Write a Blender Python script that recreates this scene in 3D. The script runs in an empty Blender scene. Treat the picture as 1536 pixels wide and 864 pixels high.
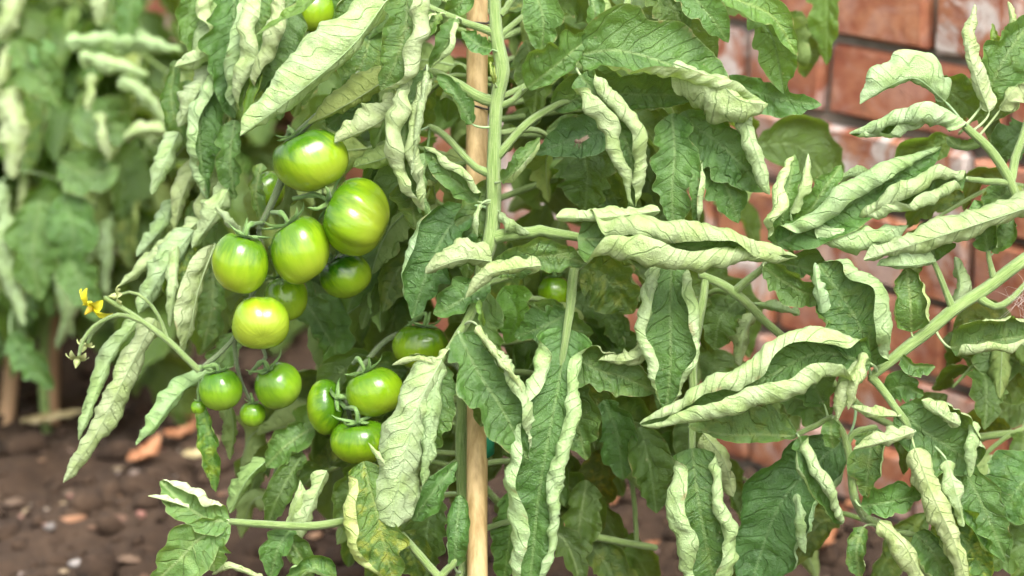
import bpy, math, random
import numpy as np
from mathutils import Vector, Matrix, Quaternion

# ------------------------------------------------------------------ camera, sky, sun, exposure
scene = bpy.context.scene
R = math.radians
CAM_H = 0.88
PITCH = R(15.0)
LENS = 84.7
cd = bpy.data.cameras.new("camera")
cam = bpy.data.objects.new("camera", cd)
scene.collection.objects.link(cam)
cam.location = (0, 0, CAM_H)
cam.rotation_euler = (math.pi / 2 - PITCH, 0, 0)
cd.lens = LENS
cd.sensor_width = 36
cd.clip_start = 0.02
cd.clip_end = 2000
cd.dof.use_dof = True
cd.dof.focus_distance = 1.79
cd.dof.aperture_fstop = 4.5
scene.camera = cam

SUN_EL, SUN_AZ = 58.0, 160.0           # azimuth clockwise from +Y (the view direction); 160 = behind, a little right
world = bpy.data.worlds.new("World")
scene.world = world
world.use_nodes = True
wn = world.node_tree.nodes
wl = world.node_tree.links
bg = wn["Background"]
sky = wn.new("ShaderNodeTexSky")
sky.sky_type = 'NISHITA'
sky.sun_disc = False
sky.sun_elevation = R(SUN_EL)
sky.sun_rotation = R(SUN_AZ)
sky.air_density = 1.0
sky.dust_density = 4.0
sky.ozone_density = 1.0
hs = wn.new("ShaderNodeHueSaturation")
hs.inputs["Saturation"].default_value = 0.12
wl.new(sky.outputs[0], hs.inputs["Color"])
wl.new(hs.outputs[0], bg.inputs[0])
bg.inputs[1].default_value = 0.135

sd = bpy.data.lights.new("sun", 'SUN')
sd.energy = 1.35
sd.angle = R(30)
sd.color = (1.0, 0.962, 0.885)
sun = bpy.data.objects.new("sun", sd)
scene.collection.objects.link(sun)
_e, _a = R(SUN_EL), R(SUN_AZ)
_sv = Vector((math.sin(_a) * math.cos(_e), math.cos(_a) * math.cos(_e), math.sin(_e)))
sun.rotation_euler = _sv.to_track_quat('Z', 'Y').to_euler()
sun.location = _sv * 6

vs = scene.view_settings
vs.view_transform = 'Standard'
vs.look = 'None'
vs.gamma = 1.0
vs.use_curve_mapping = False
vs.exposure = 1.52
scene.cycles.use_denoising = True
scene.cycles.use_adaptive_sampling = True
scene.cycles.adaptive_threshold = 0.03
scene.cycles.max_bounces = 6
scene.cycles.diffuse_bounces = 4
scene.cycles.transmission_bounces = 4
scene.cycles.sample_clamp_indirect = 6.0

# ------------------------------------------------------------------ helpers
rng = np.random.default_rng(7)
random.seed(7)
COL = scene.collection
FW = np.array([0, math.cos(PITCH), -math.sin(PITCH)])
UPV = np.array([0, math.sin(PITCH), math.cos(PITCH)])
RT = np.array([1.0, 0, 0])
CAMP = np.array([0, 0, CAM_H])
FPX = LENS / 36.0 * 1536
D0 = 1.80
PXM = D0 / FPX                         # metres for one photo pixel at the plant's distance


def at(x, y, d=0.0):
    """a point of the place: where the photo shows pixel (x, y), d centimetres behind the main stem"""
    D = D0 + d / 100.0
    return CAMP + D * (FW + RT * ((x - 768) / FPX) - UPV * ((y - 432) / FPX))


def on_ground(x, y, z=0.0):
    v = FW + RT * ((x - 768) / FPX) - UPV * ((y - 432) / FPX)
    return CAMP + v * ((z - CAM_H) / v[2])


def nrm(a):
    return a / (np.linalg.norm(a, axis=-1, keepdims=True) + 1e-12)


WO = {}                                # world origin of each object


def link(o, origin, parent=None):
    COL.objects.link(o)
    origin = np.array(origin, float)
    WO[o.name] = origin
    if parent is not None:
        o.parent = parent
        o.location = origin - WO[parent.name]
    else:
        o.location = origin
    return o


def thing(name, label, cat, loc, group=None):
    o = bpy.data.objects.new(name, None)
    o.empty_display_size = 0.05
    link(o, loc)
    o["label"] = label
    o["category"] = cat
    if group:
        o["group"] = group
    return o


def tag(o, label, cat, group=None):
    o["label"] = label
    o["category"] = cat
    if group:
        o["group"] = group
    return o


def mesh_obj(name, V, faces, mats, origin, parent=None, attrs=None, mi=None, smooth=True, color=None):
    origin = np.array(origin, float)
    me = bpy.data.meshes.new(name)
    V = np.asarray(V, float) - origin
    if isinstance(faces, np.ndarray):
        nf, k = faces.shape
        me.vertices.add(len(V))
        me.vertices.foreach_set("co", V.astype(np.float32).ravel())
        me.loops.add(nf * k)
        me.loops.foreach_set("vertex_index", faces.astype(np.int32).ravel())
        me.polygons.add(nf)
        me.polygons.foreach_set("loop_start", np.arange(0, nf * k, k, dtype=np.int32))
        me.update(calc_edges=True)
    else:
        me.from_pydata([tuple(v) for v in V], [], faces)
    if smooth:
        me.polygons.foreach_set("use_smooth", [True] * len(me.polygons))
    for m in (mats if isinstance(mats, (list, tuple)) else [mats]):
        me.materials.append(m)
    if mi is not None:
        me.polygons.foreach_set("material_index", np.asarray(mi, dtype=np.int32))
    if attrs:
        for k, a in attrs.items():
            a = np.asarray(a, np.float32)
            if a.ndim == 1:
                at_ = me.attributes.new(k, 'FLOAT', 'POINT')
                at_.data.foreach_set("value", a)
            else:
                at_ = me.attributes.new(k, 'FLOAT_VECTOR', 'POINT')
                at_.data.foreach_set("vector", a.ravel())
    me.update()
    o = bpy.data.objects.new(name, me)
    if color is not None:
        o.color = color
    return link(o, origin, parent)


def spline(P, n):
    """Catmull-Rom through P, n samples evenly along its length"""
    P = np.asarray(P, float)
    if len(P) == 2:
        P = np.array([P[0], (P[0] + P[1]) / 2, P[1]])
    Q = np.vstack([2 * P[0] - P[1], P, 2 * P[-1] - P[-2]])
    out = []
    for i in range(1, len(Q) - 2):
        t = np.linspace(0, 1, 14, endpoint=False)[:, None]
        a, b, c, d = Q[i - 1], Q[i], Q[i + 1], Q[i + 2]
        out.append(0.5 * (2 * b + (c - a) * t + (2 * a - 5 * b + 4 * c - d) * t ** 2 + (-a + 3 * b - 3 * c + d) * t ** 3))
    C = np.vstack(out + [P[-1][None]])
    s = np.r_[0, np.cumsum(np.linalg.norm(np.diff(C, axis=0), axis=1))]
    u = np.linspace(0, s[-1], n)
    return np.stack([np.interp(u, s, C[:, k]) for k in range(3)], 1)


def wob(v, k=4, amp=1.0):
    """smooth random curve of v in 0..1"""
    f = np.zeros_like(v)
    for i in range(1, k + 1):
        f += np.sin(2 * math.pi * (i * v * rng.uniform(.6, 1.2) + rng.random())) / i ** .6
    return amp * f / 1.8


_NT = rng.random((256, 256))


def vnoise(x, y, f):
    x = np.asarray(x) * f + 57.3
    y = np.asarray(y) * f + 91.7
    i, j = np.floor(x).astype(int), np.floor(y).astype(int)
    u, v = x - i, y - j
    u, v = u * u * (3 - 2 * u), v * v * (3 - 2 * v)
    a, b = _NT[i & 255, j & 255], _NT[(i + 1) & 255, j & 255]
    c, d = _NT[i & 255, (j + 1) & 255], _NT[(i + 1) & 255, (j + 1) & 255]
    return (a * (1 - u) + b * u) * (1 - v) + (c * (1 - u) + d * u) * v


# ------------------------------------------------------------------ materials
class NT:
    """small node helper"""
    def __init__(s, name):
        s.m = bpy.data.materials.new(name)
        s.m.use_nodes = True
        s.t = s.m.node_tree
        s.n = s.t.nodes
        s.bsdf = s.n["Principled BSDF"]
        s.out = s.n["Material Output"]

    def node(s, typ, **kw):
        n = s.n.new(typ)
        for k, v in kw.items():
            setattr(n, k, v)
        return n

    def put(s, sock, v):
        if hasattr(v, "is_output"):
            s.t.links.new(v, sock)
        else:
            sock.default_value = v

    def math(s, op, a, b=None, c=None, clamp=False):
        n = s.node("ShaderNodeMath", operation=op, use_clamp=clamp)
        s.put(n.inputs[0], a)
        if b is not None:
            s.put(n.inputs[1], b)
        if c is not None:
            s.put(n.inputs[2], c)
        return n.outputs[0]

    def ramp(s, v, a, b, lo=0.0, hi=1.0):
        n = s.node("ShaderNodeMapRange", interpolation_type='SMOOTHSTEP')
        s.put(n.inputs[0], v)
        for i, q in enumerate((a, b, lo, hi)):
            n.inputs[i + 1].default_value = q
        return n.outputs[0]

    def mix(s, f, a, b, blend='MIX'):
        n = s.node("ShaderNodeMix", data_type='RGBA', blend_type=blend)
        s.put(n.inputs[0], f)
        s.put(n.inputs[6], a if hasattr(a, "is_output") else (*a, 1))
        s.put(n.inputs[7], b if hasattr(b, "is_output") else (*b, 1))
        return n.outputs[2]

    def noise(s, vec, scale, detail=3, rough=.55, dist=0.0):
        n = s.node("ShaderNodeTexNoise")
        if vec is not None:
            s.t.links.new(vec, n.inputs["Vector"])
        n.inputs["Scale"].default_value = scale
        n.inputs["Detail"].default_value = detail
        n.inputs["Roughness"].default_value = rough
        n.inputs["Distortion"].default_value = dist
        return n.outputs["Fac"]

    def attr(s, name):
        n = s.node("ShaderNodeAttribute", attribute_name=name)
        return n

    def bump(s, h, dist, strength=1.0):
        n = s.node("ShaderNodeBump")
        n.inputs["Strength"].default_value = strength
        n.inputs["Distance"].default_value = dist
        s.t.links.new(h, n.inputs["Height"])
        return n.outputs[0]

    def set(s, **kw):
        for k, v in kw.items():
            s.put(s.bsdf.inputs[k.replace("_", " ")], v)


def leaf_material(name, top=(.034, .108, .015), top2=(.088, .200, .036), vein_t=(.22, .32, .10),
                  under=(.450, .570, .285), under2=(.355, .500, .160), vein_u=(.14, .26, .065),
                  trans=(.28, .43, .04), tw=.22, rough=.36, ptw=.5):
    a = NT(name)
    lc = a.attr("lc").outputs["Vector"]              # across (cm), along (cm), seed
    ph = a.attr("ph").outputs["Fac"]                 # lateral vein phase
    sn = a.attr("sn").outputs["Fac"]                 # -1..1 across
    info = a.node("ShaderNodeObjectInfo")
    geo = a.node("ShaderNodeNewGeometry")
    # veins
    fr = a.math('FRACT', a.math('ADD', ph, 40.0))
    dv = a.math('ABSOLUTE', a.math('SUBTRACT', fr, .5))          # .5 at a vein
    lat = a.ramp(dv, .44, .495)
    mid = a.ramp(a.math('ABSOLUTE', a.node("ShaderNodeSeparateXYZ").outputs[0]), .05, .16, 1, 0)
    sep = mid.node.inputs[0].links[0].from_node.inputs[0].links[0].from_node
    a.t.links.new(lc, sep.inputs[0])
    vor = a.node("ShaderNodeTexVoronoi", feature='DISTANCE_TO_EDGE')
    a.t.links.new(lc, vor.inputs["Vector"])
    vor.inputs["Scale"].default_value = 2.6
    net = a.ramp(vor.outputs["Distance"], .0, .10, 1, 0)
    mpv = a.node("ShaderNodeMapping")
    mpv.inputs["Scale"].default_value = (.75, 1.25, 1)
    a.t.links.new(lc, mpv.inputs[0])
    vor2 = a.node("ShaderNodeTexVoronoi", feature='DISTANCE_TO_EDGE')
    a.t.links.new(mpv.outputs[0], vor2.inputs["Vector"])
    vor2.inputs["Scale"].default_value = 1.25
    net2 = a.ramp(vor2.outputs["Distance"], .0, .055, 1, 0)
    n1 = a.noise(lc, .55, 2, .6)
    n2 = a.noise(lc, 3.4, 3, .62)
    n3 = a.noise(lc, 11.0, 1, .5)
    vein = a.math('MAXIMUM', mid, a.math('MULTIPLY', lat, .42))
    vein2 = a.math('MAXIMUM', vein, a.math('MAXIMUM', a.math('MULTIPLY', net, .20), a.math('MULTIPLY', net2, .16)))
    # colour of the two faces
    ct = a.mix(a.ramp(n1, .30, .72), top, top2)
    ct = a.mix(a.math('MULTIPLY', n2, .35), ct, (.12, .22, .05))
    ct = a.mix(a.math('MULTIPLY', vein2, .55), ct, vein_t)
    ct = a.mix(a.math('MULTIPLY', a.ramp(n3, .45, .75), .22), ct, (.15, .25, .055))
    cu = a.mix(a.ramp(n1, .35, .75), under, under2)
    cu = a.mix(a.math('MULTIPLY', n2, .25), cu, (.53, .64, .33))
    cu = a.mix(a.math('MULTIPLY', a.math('MAXIMUM', lat, a.math('MAXIMUM', a.math('MULTIPLY', net, .16), a.math('MULTIPLY', net2, .36))), .52), cu, vein_u)
    # yellow mottling between veins, amount in the object's alpha
    mot = a.math('MULTIPLY', a.ramp(a.noise(lc, 1.3, 3, .65), .46, .64), a.math('SUBTRACT', 1.0, info.outputs["Alpha"]))
    ct = a.mix(mot, ct, (.42, .44, .05))
    cu = a.mix(a.math('MULTIPLY', mot, .4), cu, (.55, .55, .16))
    edge = a.ramp(a.math('ABSOLUTE', sn), .955, 1.0)
    ct = a.mix(a.math('MULTIPLY', edge, .55), ct, (.34, .42, .16))
    col = a.mix(geo.outputs["Backfacing"], ct, cu)
    col = a.mix(1.0, col, info.outputs["Color"], 'MULTIPLY')
    # small dead specks
    spk = a.ramp(a.noise(lc, 2.3, 2, .5), .745, .775)
    col = a.mix(a.math('MULTIPLY', spk, .5), col, (.42, .36, .20))
    brn = a.math('MULTIPLY', a.ramp(a.math('ABSOLUTE', sn), .86, .99), a.ramp(a.noise(lc, .9, 2, .6), .60, .70))
    col = a.mix(a.math('MULTIPLY', brn, .55), col, (.40, .27, .13))
    rg = a.math('ADD', a.math('MULTIPLY', n2, .30), rough - .15)
    rg = a.math('ADD', rg, a.math('MULTIPLY', geo.outputs["Backfacing"], .24))
    lsg = a.math('SUBTRACT', a.math('MULTIPLY', geo.outputs["Backfacing"], .85), .50)
    h = a.math('ADD', a.math('MULTIPLY', lat, lsg), a.math('ADD', a.math('MULTIPLY', n2, .55), a.math('MULTIPLY', n3, .42)))
    a.set(Base_Color=col, Roughness=rg, Normal=a.bump(h, .0021, 1.0))
    a.bsdf.inputs["Specular IOR Level"].default_value = .6
    tr = a.node("ShaderNodeBsdfTranslucent")
    a.t.links.new(a.mix(1.0, a.mix(a.math('MULTIPLY', vein2, .4), trans, (.12, .22, .03)), info.outputs["Color"], 'MULTIPLY'), tr.inputs[0])
    mx = a.node("ShaderNodeMixShader")
    mx.inputs[0].default_value = tw
    a.t.links.new(a.bsdf.outputs[0], mx.inputs[1])
    a.t.links.new(tr.outputs[0], mx.inputs[2])
    a.t.links.new(mx.outputs[0], a.out.inputs[0])
    return a.m


def stem_material(name, c1=(.18, .30, .058), c2=(.33, .45, .15), c3=(.11, .20, .03), bs=.9):
    a = NT(name)
    lc = a.attr("lc").outputs["Vector"]              # angle*4, length cm, seed
    mp = a.node("ShaderNodeMapping")
    mp.inputs["Scale"].default_value = (2.6, .30, 1)
    a.t.links.new(lc, mp.inputs[0])
    st = a.noise(mp.outputs[0], 2.0, 4, .6)
    n2 = a.noise(lc, 1.1, 4, .6)
    n3 = a.noise(lc, 9.0, 2, .6)
    c = a.mix(a.ramp(st, .35, .68), c1, c2)
    c = a.mix(a.math('MULTIPLY', a.ramp(n2, .5, .75), .5), c, c3)
    info = a.node("ShaderNodeObjectInfo")
    c = a.mix(1.0, c, info.outputs["Color"], 'MULTIPLY')
    h = a.math('ADD', st, a.math('MULTIPLY', n3, .35))
    a.set(Base_Color=c, Roughness=.55, Normal=a.bump(h, .0018, bs))
    a.bsdf.inputs["Sheen Weight"].default_value = .22
    a.bsdf.inputs["Sheen Roughness"].default_value = .5
    a.bsdf.inputs["Subsurface Weight"].default_value = 0.0
    return a.m


def tomato_material():
    a = NT("tomato_skin")
    tz = a.attr("tz").outputs["Fac"]                 # -1 blossom end .. 1 stem end
    ta = a.attr("ta").outputs["Vector"]              # (cos, sin, z) stretched along the meridians
    info = a.node("ShaderNodeObjectInfo")
    streak = a.noise(ta, 3.4, 4, .6)
    blot = a.noise(ta, 1.3, 2, .5)
    base = a.mix(a.ramp(blot, .3, .7), (.185, .335, .006), (.26, .40, .011))
    base = a.mix(a.math('MULTIPLY', a.ramp(tz, .1, -.9), .5), base, (.42, .47, .05))
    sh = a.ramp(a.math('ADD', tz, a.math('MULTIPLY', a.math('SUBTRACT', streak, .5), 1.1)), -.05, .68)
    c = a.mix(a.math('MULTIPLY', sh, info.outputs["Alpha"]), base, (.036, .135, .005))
    pale = a.ramp(streak, .62, .8)
    c = a.mix(a.math('MULTIPLY', pale, .16), c, (.42, .54, .10))
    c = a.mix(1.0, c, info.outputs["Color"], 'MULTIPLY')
    spk = a.node("ShaderNodeTexVoronoi")
    a.t.links.new(ta, spk.inputs["Vector"])
    spk.inputs["Scale"].default_value = 26
    c = a.mix(a.ramp(spk.outputs["Distance"], .05, .10, .22, 0), c, (.55, .62, .25))
    a.set(Base_Color=c, Roughness=a.math('ADD', .17, a.math('MULTIPLY', blot, .12)), Normal=a.bump(a.noise(ta, 5, 3, .5), .0010, .35))
    a.bsdf.inputs["Subsurface Weight"].default_value = .18
    a.bsdf.inputs["Subsurface Radius"].default_value = (.5, .6, .12)
    a.bsdf.inputs["Subsurface Scale"].default_value = .008
    a.bsdf.inputs["Coat Weight"].default_value = .3
    a.bsdf.inputs["Coat Roughness"].default_value = .07
    return a.m


def simple(name, c1, c2, scale=40, rough=.7, bump=.001, detail=5, stretch=None):
    a = NT(name)
    tc = a.node("ShaderNodeTexCoord").outputs["Object"]
    if stretch:
        mp = a.node("ShaderNodeMapping")
        mp.inputs["Scale"].default_value = stretch
        a.t.links.new(tc, mp.inputs[0])
        tc = mp.outputs[0]
    n = a.noise(tc, scale, detail, .6)
    n2 = a.noise(tc, scale * 4.3, 3, .6)
    c = a.mix(a.ramp(n, .3, .7), c1, c2)
    a.set(Base_Color=c, Roughness=rough, Normal=a.bump(a.math('ADD', n, a.math('MULTIPLY', n2, .4)), bump, .8))
    return a.m


def soil_material():
    a = NT("soil")
    tc = a.node("ShaderNodeNewGeometry").outputs["Position"]
    n1 = a.noise(tc, 3.5, 5, .6)
    n2 = a.noise(tc, 55, 6, .7)
    n3 = a.noise(tc, 240, 4, .7)
    c = a.mix(a.ramp(n1, .3, .7), (.036, .019, .010), (.066, .038, .021))
    c = a.mix(a.ramp(n2, .45, .8), c, (.110, .066, .038))
    c = a.mix(a.ramp(n2, .45, .2), c, (.014, .009, .006))
    c = a.mix(a.math('MULTIPLY', a.ramp(n3, .62, .75), .5), c, (.19, .14, .11))
    a.set(Base_Color=c, Roughness=.93, Normal=a.bump(a.math('ADD', n2, a.math('MULTIPLY', n3, .4)), .006, .9))
    return a.m


def brick_material():
    a = NT("brick_clay")
    tc = a.node("ShaderNodeTexCoord").outputs["Object"]
    info = a.node("ShaderNodeObjectInfo")
    v = a.node("ShaderNodeVectorMath", operation='ADD')
    a.t.links.new(tc, v.inputs[0])
    cmb = a.node("ShaderNodeCombineXYZ")
    a.t.links.new(a.math('MULTIPLY', info.outputs["Random"], 37.0), cmb.inputs[0])
    a.t.links.new(a.math('MULTIPLY', info.outputs["Random"], 11.0), cmb.inputs[1])
    a.t.links.new(cmb.outputs[0], v.inputs[1])
    p = v.outputs[0]
    n1 = a.noise(p, 32, 6, .68)
    n2 = a.noise(p, 60, 5, .7)
    n3 = a.noise(p, 21, 6, .68, .8)
    c = a.mix(a.ramp(n1, .34, .66), (.27, .074, .032), (.56, .250, .120))
    c = a.mix(a.math('MULTIPLY', info.outputs["Random"], .55), c, (.30, .090, .048))
    c = a.mix(a.math('MULTIPLY', a.ramp(n2, .5, .75), .4), c, (.20, .065, .045))
    # lime bloom and old paint, more on some bricks (object's alpha)
    wmask = a.math('MULTIPLY', a.ramp(n3, .44, .60), a.math('SUBTRACT', 1.0, info.outputs["Alpha"]))
    c = a.mix(wmask, c, (.62, .53, .48))
    c = a.mix(a.math('MULTIPLY', a.ramp(n3, .42, .30), .5), c, (.11, .075, .055))
    a.set(Base_Color=c, Roughness=.88, Normal=a.bump(a.math('ADD', n1, a.math('MULTIPLY', n2, .6)), .003, .8))
    return a.m


M = {}
M['leaf'] = leaf_material("leaf_two_faced")
M['leafdim'] = leaf_material("leaf_shaded", top=(.032, .084, .006), top2=(.066, .136, .011), under=(.29, .41, .12), under2=(.21, .33, .07), tw=.34, trans=(.28, .42, .04), rough=.42)  # darker copy of leaf: shade among the deeper leaves put into its colours
M['lime'] = leaf_material("leaf_young", top=(.12, .25, .035), top2=(.18, .32, .05), under=(.40, .52, .12), under2=(.33, .45, .08), trans=(.40, .56, .04), tw=.34)
M['stem'] = stem_material("stem_green")
M['rib'] = stem_material("leaf_midrib", c1=(.27, .39, .15), c2=(.36, .47, .23), c3=(.22, .34, .12), bs=.08)
M['stem2'] = stem_material("stem_truss", bs=.5, c1=(.105, .17, .055), c2=(.20, .26, .12), c3=(.13, .11, .06))
M['calyx'] = stem_material("calyx_green", bs=.3, c1=(.11, .23, .045), c2=(.22, .35, .10), c3=(.07, .15, .03))
M['tomato'] = tomato_material()
M['dry'] = simple("dry_leaf", (.33, .135, .06), (.52, .27, .14), 30, .75, .002)
M['tan'] = simple("tan_leaf", (.42, .35, .18), (.55, .46, .27), 30, .75, .002)
M['wood'] = simple("stake_wood", (.37, .245, .095), (.64, .46, .225), 130, .6, .0012, 5, (1, 1, .07))
M['cane'] = simple("old_cane", (.42, .25, .13), (.52, .33, .19), 20, .7, .001, 4, (1, 1, .1))
M['twine'] = simple("dark_twine", (.035, .035, .028), (.08, .07, .05), 300, .9, .0005)
M['tie'] = simple("green_plastic", (.01, .19, .10), (.015, .24, .13), 60, .4, .0002)
M['petal'] = simple("yellow_petal", (.86, .78, .02), (.88, .84, .06), 200, .5, .0004)
M['cone'] = simple("flower_cone", (.82, .62, .05), (.78, .50, .03), 200, .5, .0004)
M['bud'] = simple("bud_green", (.36, .44, .16), (.50, .54, .24), 200, .6, .0004)
M['mortar'] = simple("lime_mortar", (.10, .083, .062), (.32, .28, .23), 14, .95, .004)
M['brick'] = brick_material()
M['soil'] = soil_material()
M['insect'] = simple("insect_brown", (.10, .06, .04), (.28, .19, .13), 600, .6, .0001)
M['wing'] = simple("insect_wing", (.24, .165, .11), (.33, .24, .16), 600, .5, .0001)
M['fuzz'] = simple("stem_fuzz", (.50, .58, .36), (.60, .66, .46), 200, .7, .0001)
M['hair'] = simple("dry_hair", (.62, .50, .44), (.70, .60, .55), 200, .8, .0001)
_a = NT("pebble")
_c = _a.attr("pc").outputs["Vector"]
_a.set(Base_Color=_a.mix(_a.math('MULTIPLY', _a.noise(_a.node("ShaderNodeNewGeometry").outputs["Position"], 160, 4, .6), .35), _c, (.25, .2, .17)), Roughness=.85)
M['pebble'] = _a.m

# ------------------------------------------------------------------ ground
def axis(lo, hi, n, far):
    a = np.linspace(lo, hi, n)
    g = np.geomspace(.05, far, 14)
    return np.r_[(lo - g)[::-1], a, hi + g]


gx, gy = axis(-1.5, 1.3, 210, 900), axis(1.5, 4.6, 230, 900)
GX, GY = np.meshgrid(gx, gy)


def ground_h(x, y):
    h = .024 * (vnoise(x, y, 4) - .5) + .026 * (vnoise(x, y, 15) - .5) + .018 * (vnoise(x, y, 47) - .5)
    return h


ins = (np.abs(GX) < 3) & (GY > 0.5) & (GY < 7)
GZ = np.where(ins, ground_h(GX, GY), -.004)
nx_, ny_ = len(gx), len(gy)
idx = np.arange(nx_ * ny_).reshape(ny_, nx_)
F = np.stack([idx[:-1, :-1], idx[:-1, 1:], idx[1:, 1:], idx[1:, :-1]], -1).reshape(-1, 4)
o = mesh_obj("ground", np.stack([GX, GY, GZ], -1).reshape(-1, 3), F, M['soil'], (0, 0, 0))
o["kind"] = "structure"

ICO_V, ICO_F = [], []
_t = (1 + 5 ** .5) / 2
ICO_V = nrm(np.array([(-1, _t, 0), (1, _t, 0), (-1, -_t, 0), (1, -_t, 0), (0, -1, _t), (0, 1, _t), (0, -1, -_t), (0, 1, -_t), (_t, 0, -1), (_t, 0, 1), (-_t, 0, -1), (-_t, 0, 1)], float))
ICO_F = np.array([(0, 11, 5), (0, 5, 1), (0, 1, 7), (0, 7, 10), (0, 10, 11), (1, 5, 9), (5, 11, 4), (11, 10, 2), (10, 7, 6), (7, 1, 8), (3, 9, 4), (3, 4, 2), (3, 2, 6), (3, 6, 8), (3, 8, 9), (4, 9, 5), (2, 4, 11), (6, 2, 10), (8, 6, 7), (9, 8, 1)])


def lumps(name, n, smin, smax, mat, cols=None, label=None, cat=None, flat=.7):
    Vs, Fs, Cs = [], [], []
    for i in range(n):
        # spread evenly over the bed the camera sees
        x, y = rng.uniform(-1.25, 1.0), rng.uniform(1.75, 3.9)
        s = smin * (smax / smin) ** (rng.random() ** 2.2)
        v = ICO_V * rng.uniform(.65, 1.25, (12, 1)) * s * np.array([rng.uniform(.8, 1.4), rng.uniform(.7, 1.1), flat])
        a = rng.uniform(0, 6.28)
        v = v @ np.array([[math.cos(a), -math.sin(a), 0], [math.sin(a), math.cos(a), 0], [0, 0, 1]])
        Vs.append(v + [x, y, float(ground_h(x, y)) + s * .25])
        Fs.append(ICO_F + 12 * i)
        if cols:
            c = cols[int(rng.integers(len(cols)))]
            Cs.append(np.tile(np.array(c) * rng.uniform(.45, 1.0), (12, 1)))
    ob = mesh_obj(name, np.vstack(Vs), np.vstack(Fs), mat, (0, 2.5, 0), attrs={'pc': np.vstack(Cs)} if cols else None)
    ob["kind"] = "stuff"
    tag(ob, label, cat)
    return ob


lumps("soil_crumbs", 7500, .003, .028, M['soil'], None, "dark brown crumbly soil clods scattered over the bed", "soil")
lumps("gravel", 900, .0022, .0100, M['pebble'],
      [(.30, .20, .16), (.36, .15, .11), (.42, .38, .35), (.22, .16, .13), (.44, .36, .28), (.26, .20, .17), (.42, .22, .16)],
      "small pale and reddish stones strewn over dark soil", "gravel", .6)

lumps("leaf_litter", 700, .004, .017, M['pebble'], [(.36, .17, .08), (.28, .14, .08), (.42, .24, .13), (.20, .12, .07), (.46, .34, .20)],
      "small broken flakes of brown and orange leaf litter on the soil", "leaf litter", .22)

# ------------------------------------------------------------------ brick wall
WA = R(38.0)
wp = at(1250, 181, 242 - 180)                   # a bed joint here
wdir = np.array([math.sin(WA), -math.cos(WA), 0.0])      # runs right and towards the camera
wnor = np.array([-math.cos(WA), -math.sin(WA), 0.0])     # faces the bed
COURSE = .080
base_z = wp[2] % COURSE - 2 * COURSE + .0
worg = np.array([wp[0], wp[1], 0.0])
wall = thing("brick_wall", "weathered red brick garden wall with lime bloom behind the tomato plants", "wall", worg)
wall.rotation_euler = (0, 0, math.atan2(wdir[1], wdir[0]))


def brick_mesh(L, k):
    import bmesh
    bm = bmesh.new()
    bmesh.ops.create_cube(bm, size=1)
    for v in bm.verts:
        v.co.x *= L
        v.co.y *= .10
        v.co.z *= COURSE - .011
    bmesh.ops.bevel(bm, geom=bm.edges[:] + bm.verts[:], offset=.0045, segments=1, affect='EDGES')
    for v in bm.verts:
        v.co += Vector(rng.uniform(-.0028, .0028, 3))
    me = bpy.data.meshes.new("brick")
    bm.to_mesh(me)
    bm.free()
    me.materials.append(M['brick'])
    return me


STR = [brick_mesh(.226, i) for i in range(6)]
HEA = [brick_mesh(.107, i) for i in range(5)]
NC = 13
b_mesh = bpy.data.meshes.new("mortar")
x0, x1 = -2.90, 1.05
mv = [(x0, .014, base_z - .02), (x1, .014, base_z - .02), (x1, .014, base_z + NC * COURSE), (x0, .014, base_z + NC * COURSE),
      (x0, .215, base_z - .02), (x1, .215, base_z - .02), (x1, .215, base_z + NC * COURSE), (x0, .215, base_z + NC * COURSE)]
b_mesh.from_pydata(mv, [], [(0, 1, 2, 3), (5, 4, 7, 6), (4, 0, 3, 7), (1, 5, 6, 2), (3, 2, 6, 7), (4, 5, 1, 0)])
b_mesh.materials.append(M['mortar'])
mo = bpy.data.objects.new("mortar", b_mesh)
COL.objects.link(mo)
mo.parent = wall
for c in range(NC):
    x = x0 + rng.uniform(0, .01) - (.055 if c % 2 else 0) - .03 * (c % 3)
    k = c % 2
    while x < x1 - .05:
        L, ms = (.226, STR) if k % 2 == 0 else (.107, HEA)
        b = bpy.data.objects.new("brick", ms[int(rng.integers(len(ms)))])
        COL.objects.link(b)
        b.parent = wall
        b.location = (x + L / 2, .05 + rng.uniform(-.003, .0025), base_z + (c + .5) * COURSE + rng.uniform(-.001, .001))
        b.rotation_euler = (rng.uniform(-.006, .006), rng.uniform(-.008, .008), rng.uniform(-.006, .006) + (math.pi if rng.random() < .5 else 0))
        wht = rng.random()
        b.color = (1, 1, 1, 1 - (1.0 if wht > .80 else .5 if wht > .5 else .15))
        x += L + .0115
        k += 1

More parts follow.
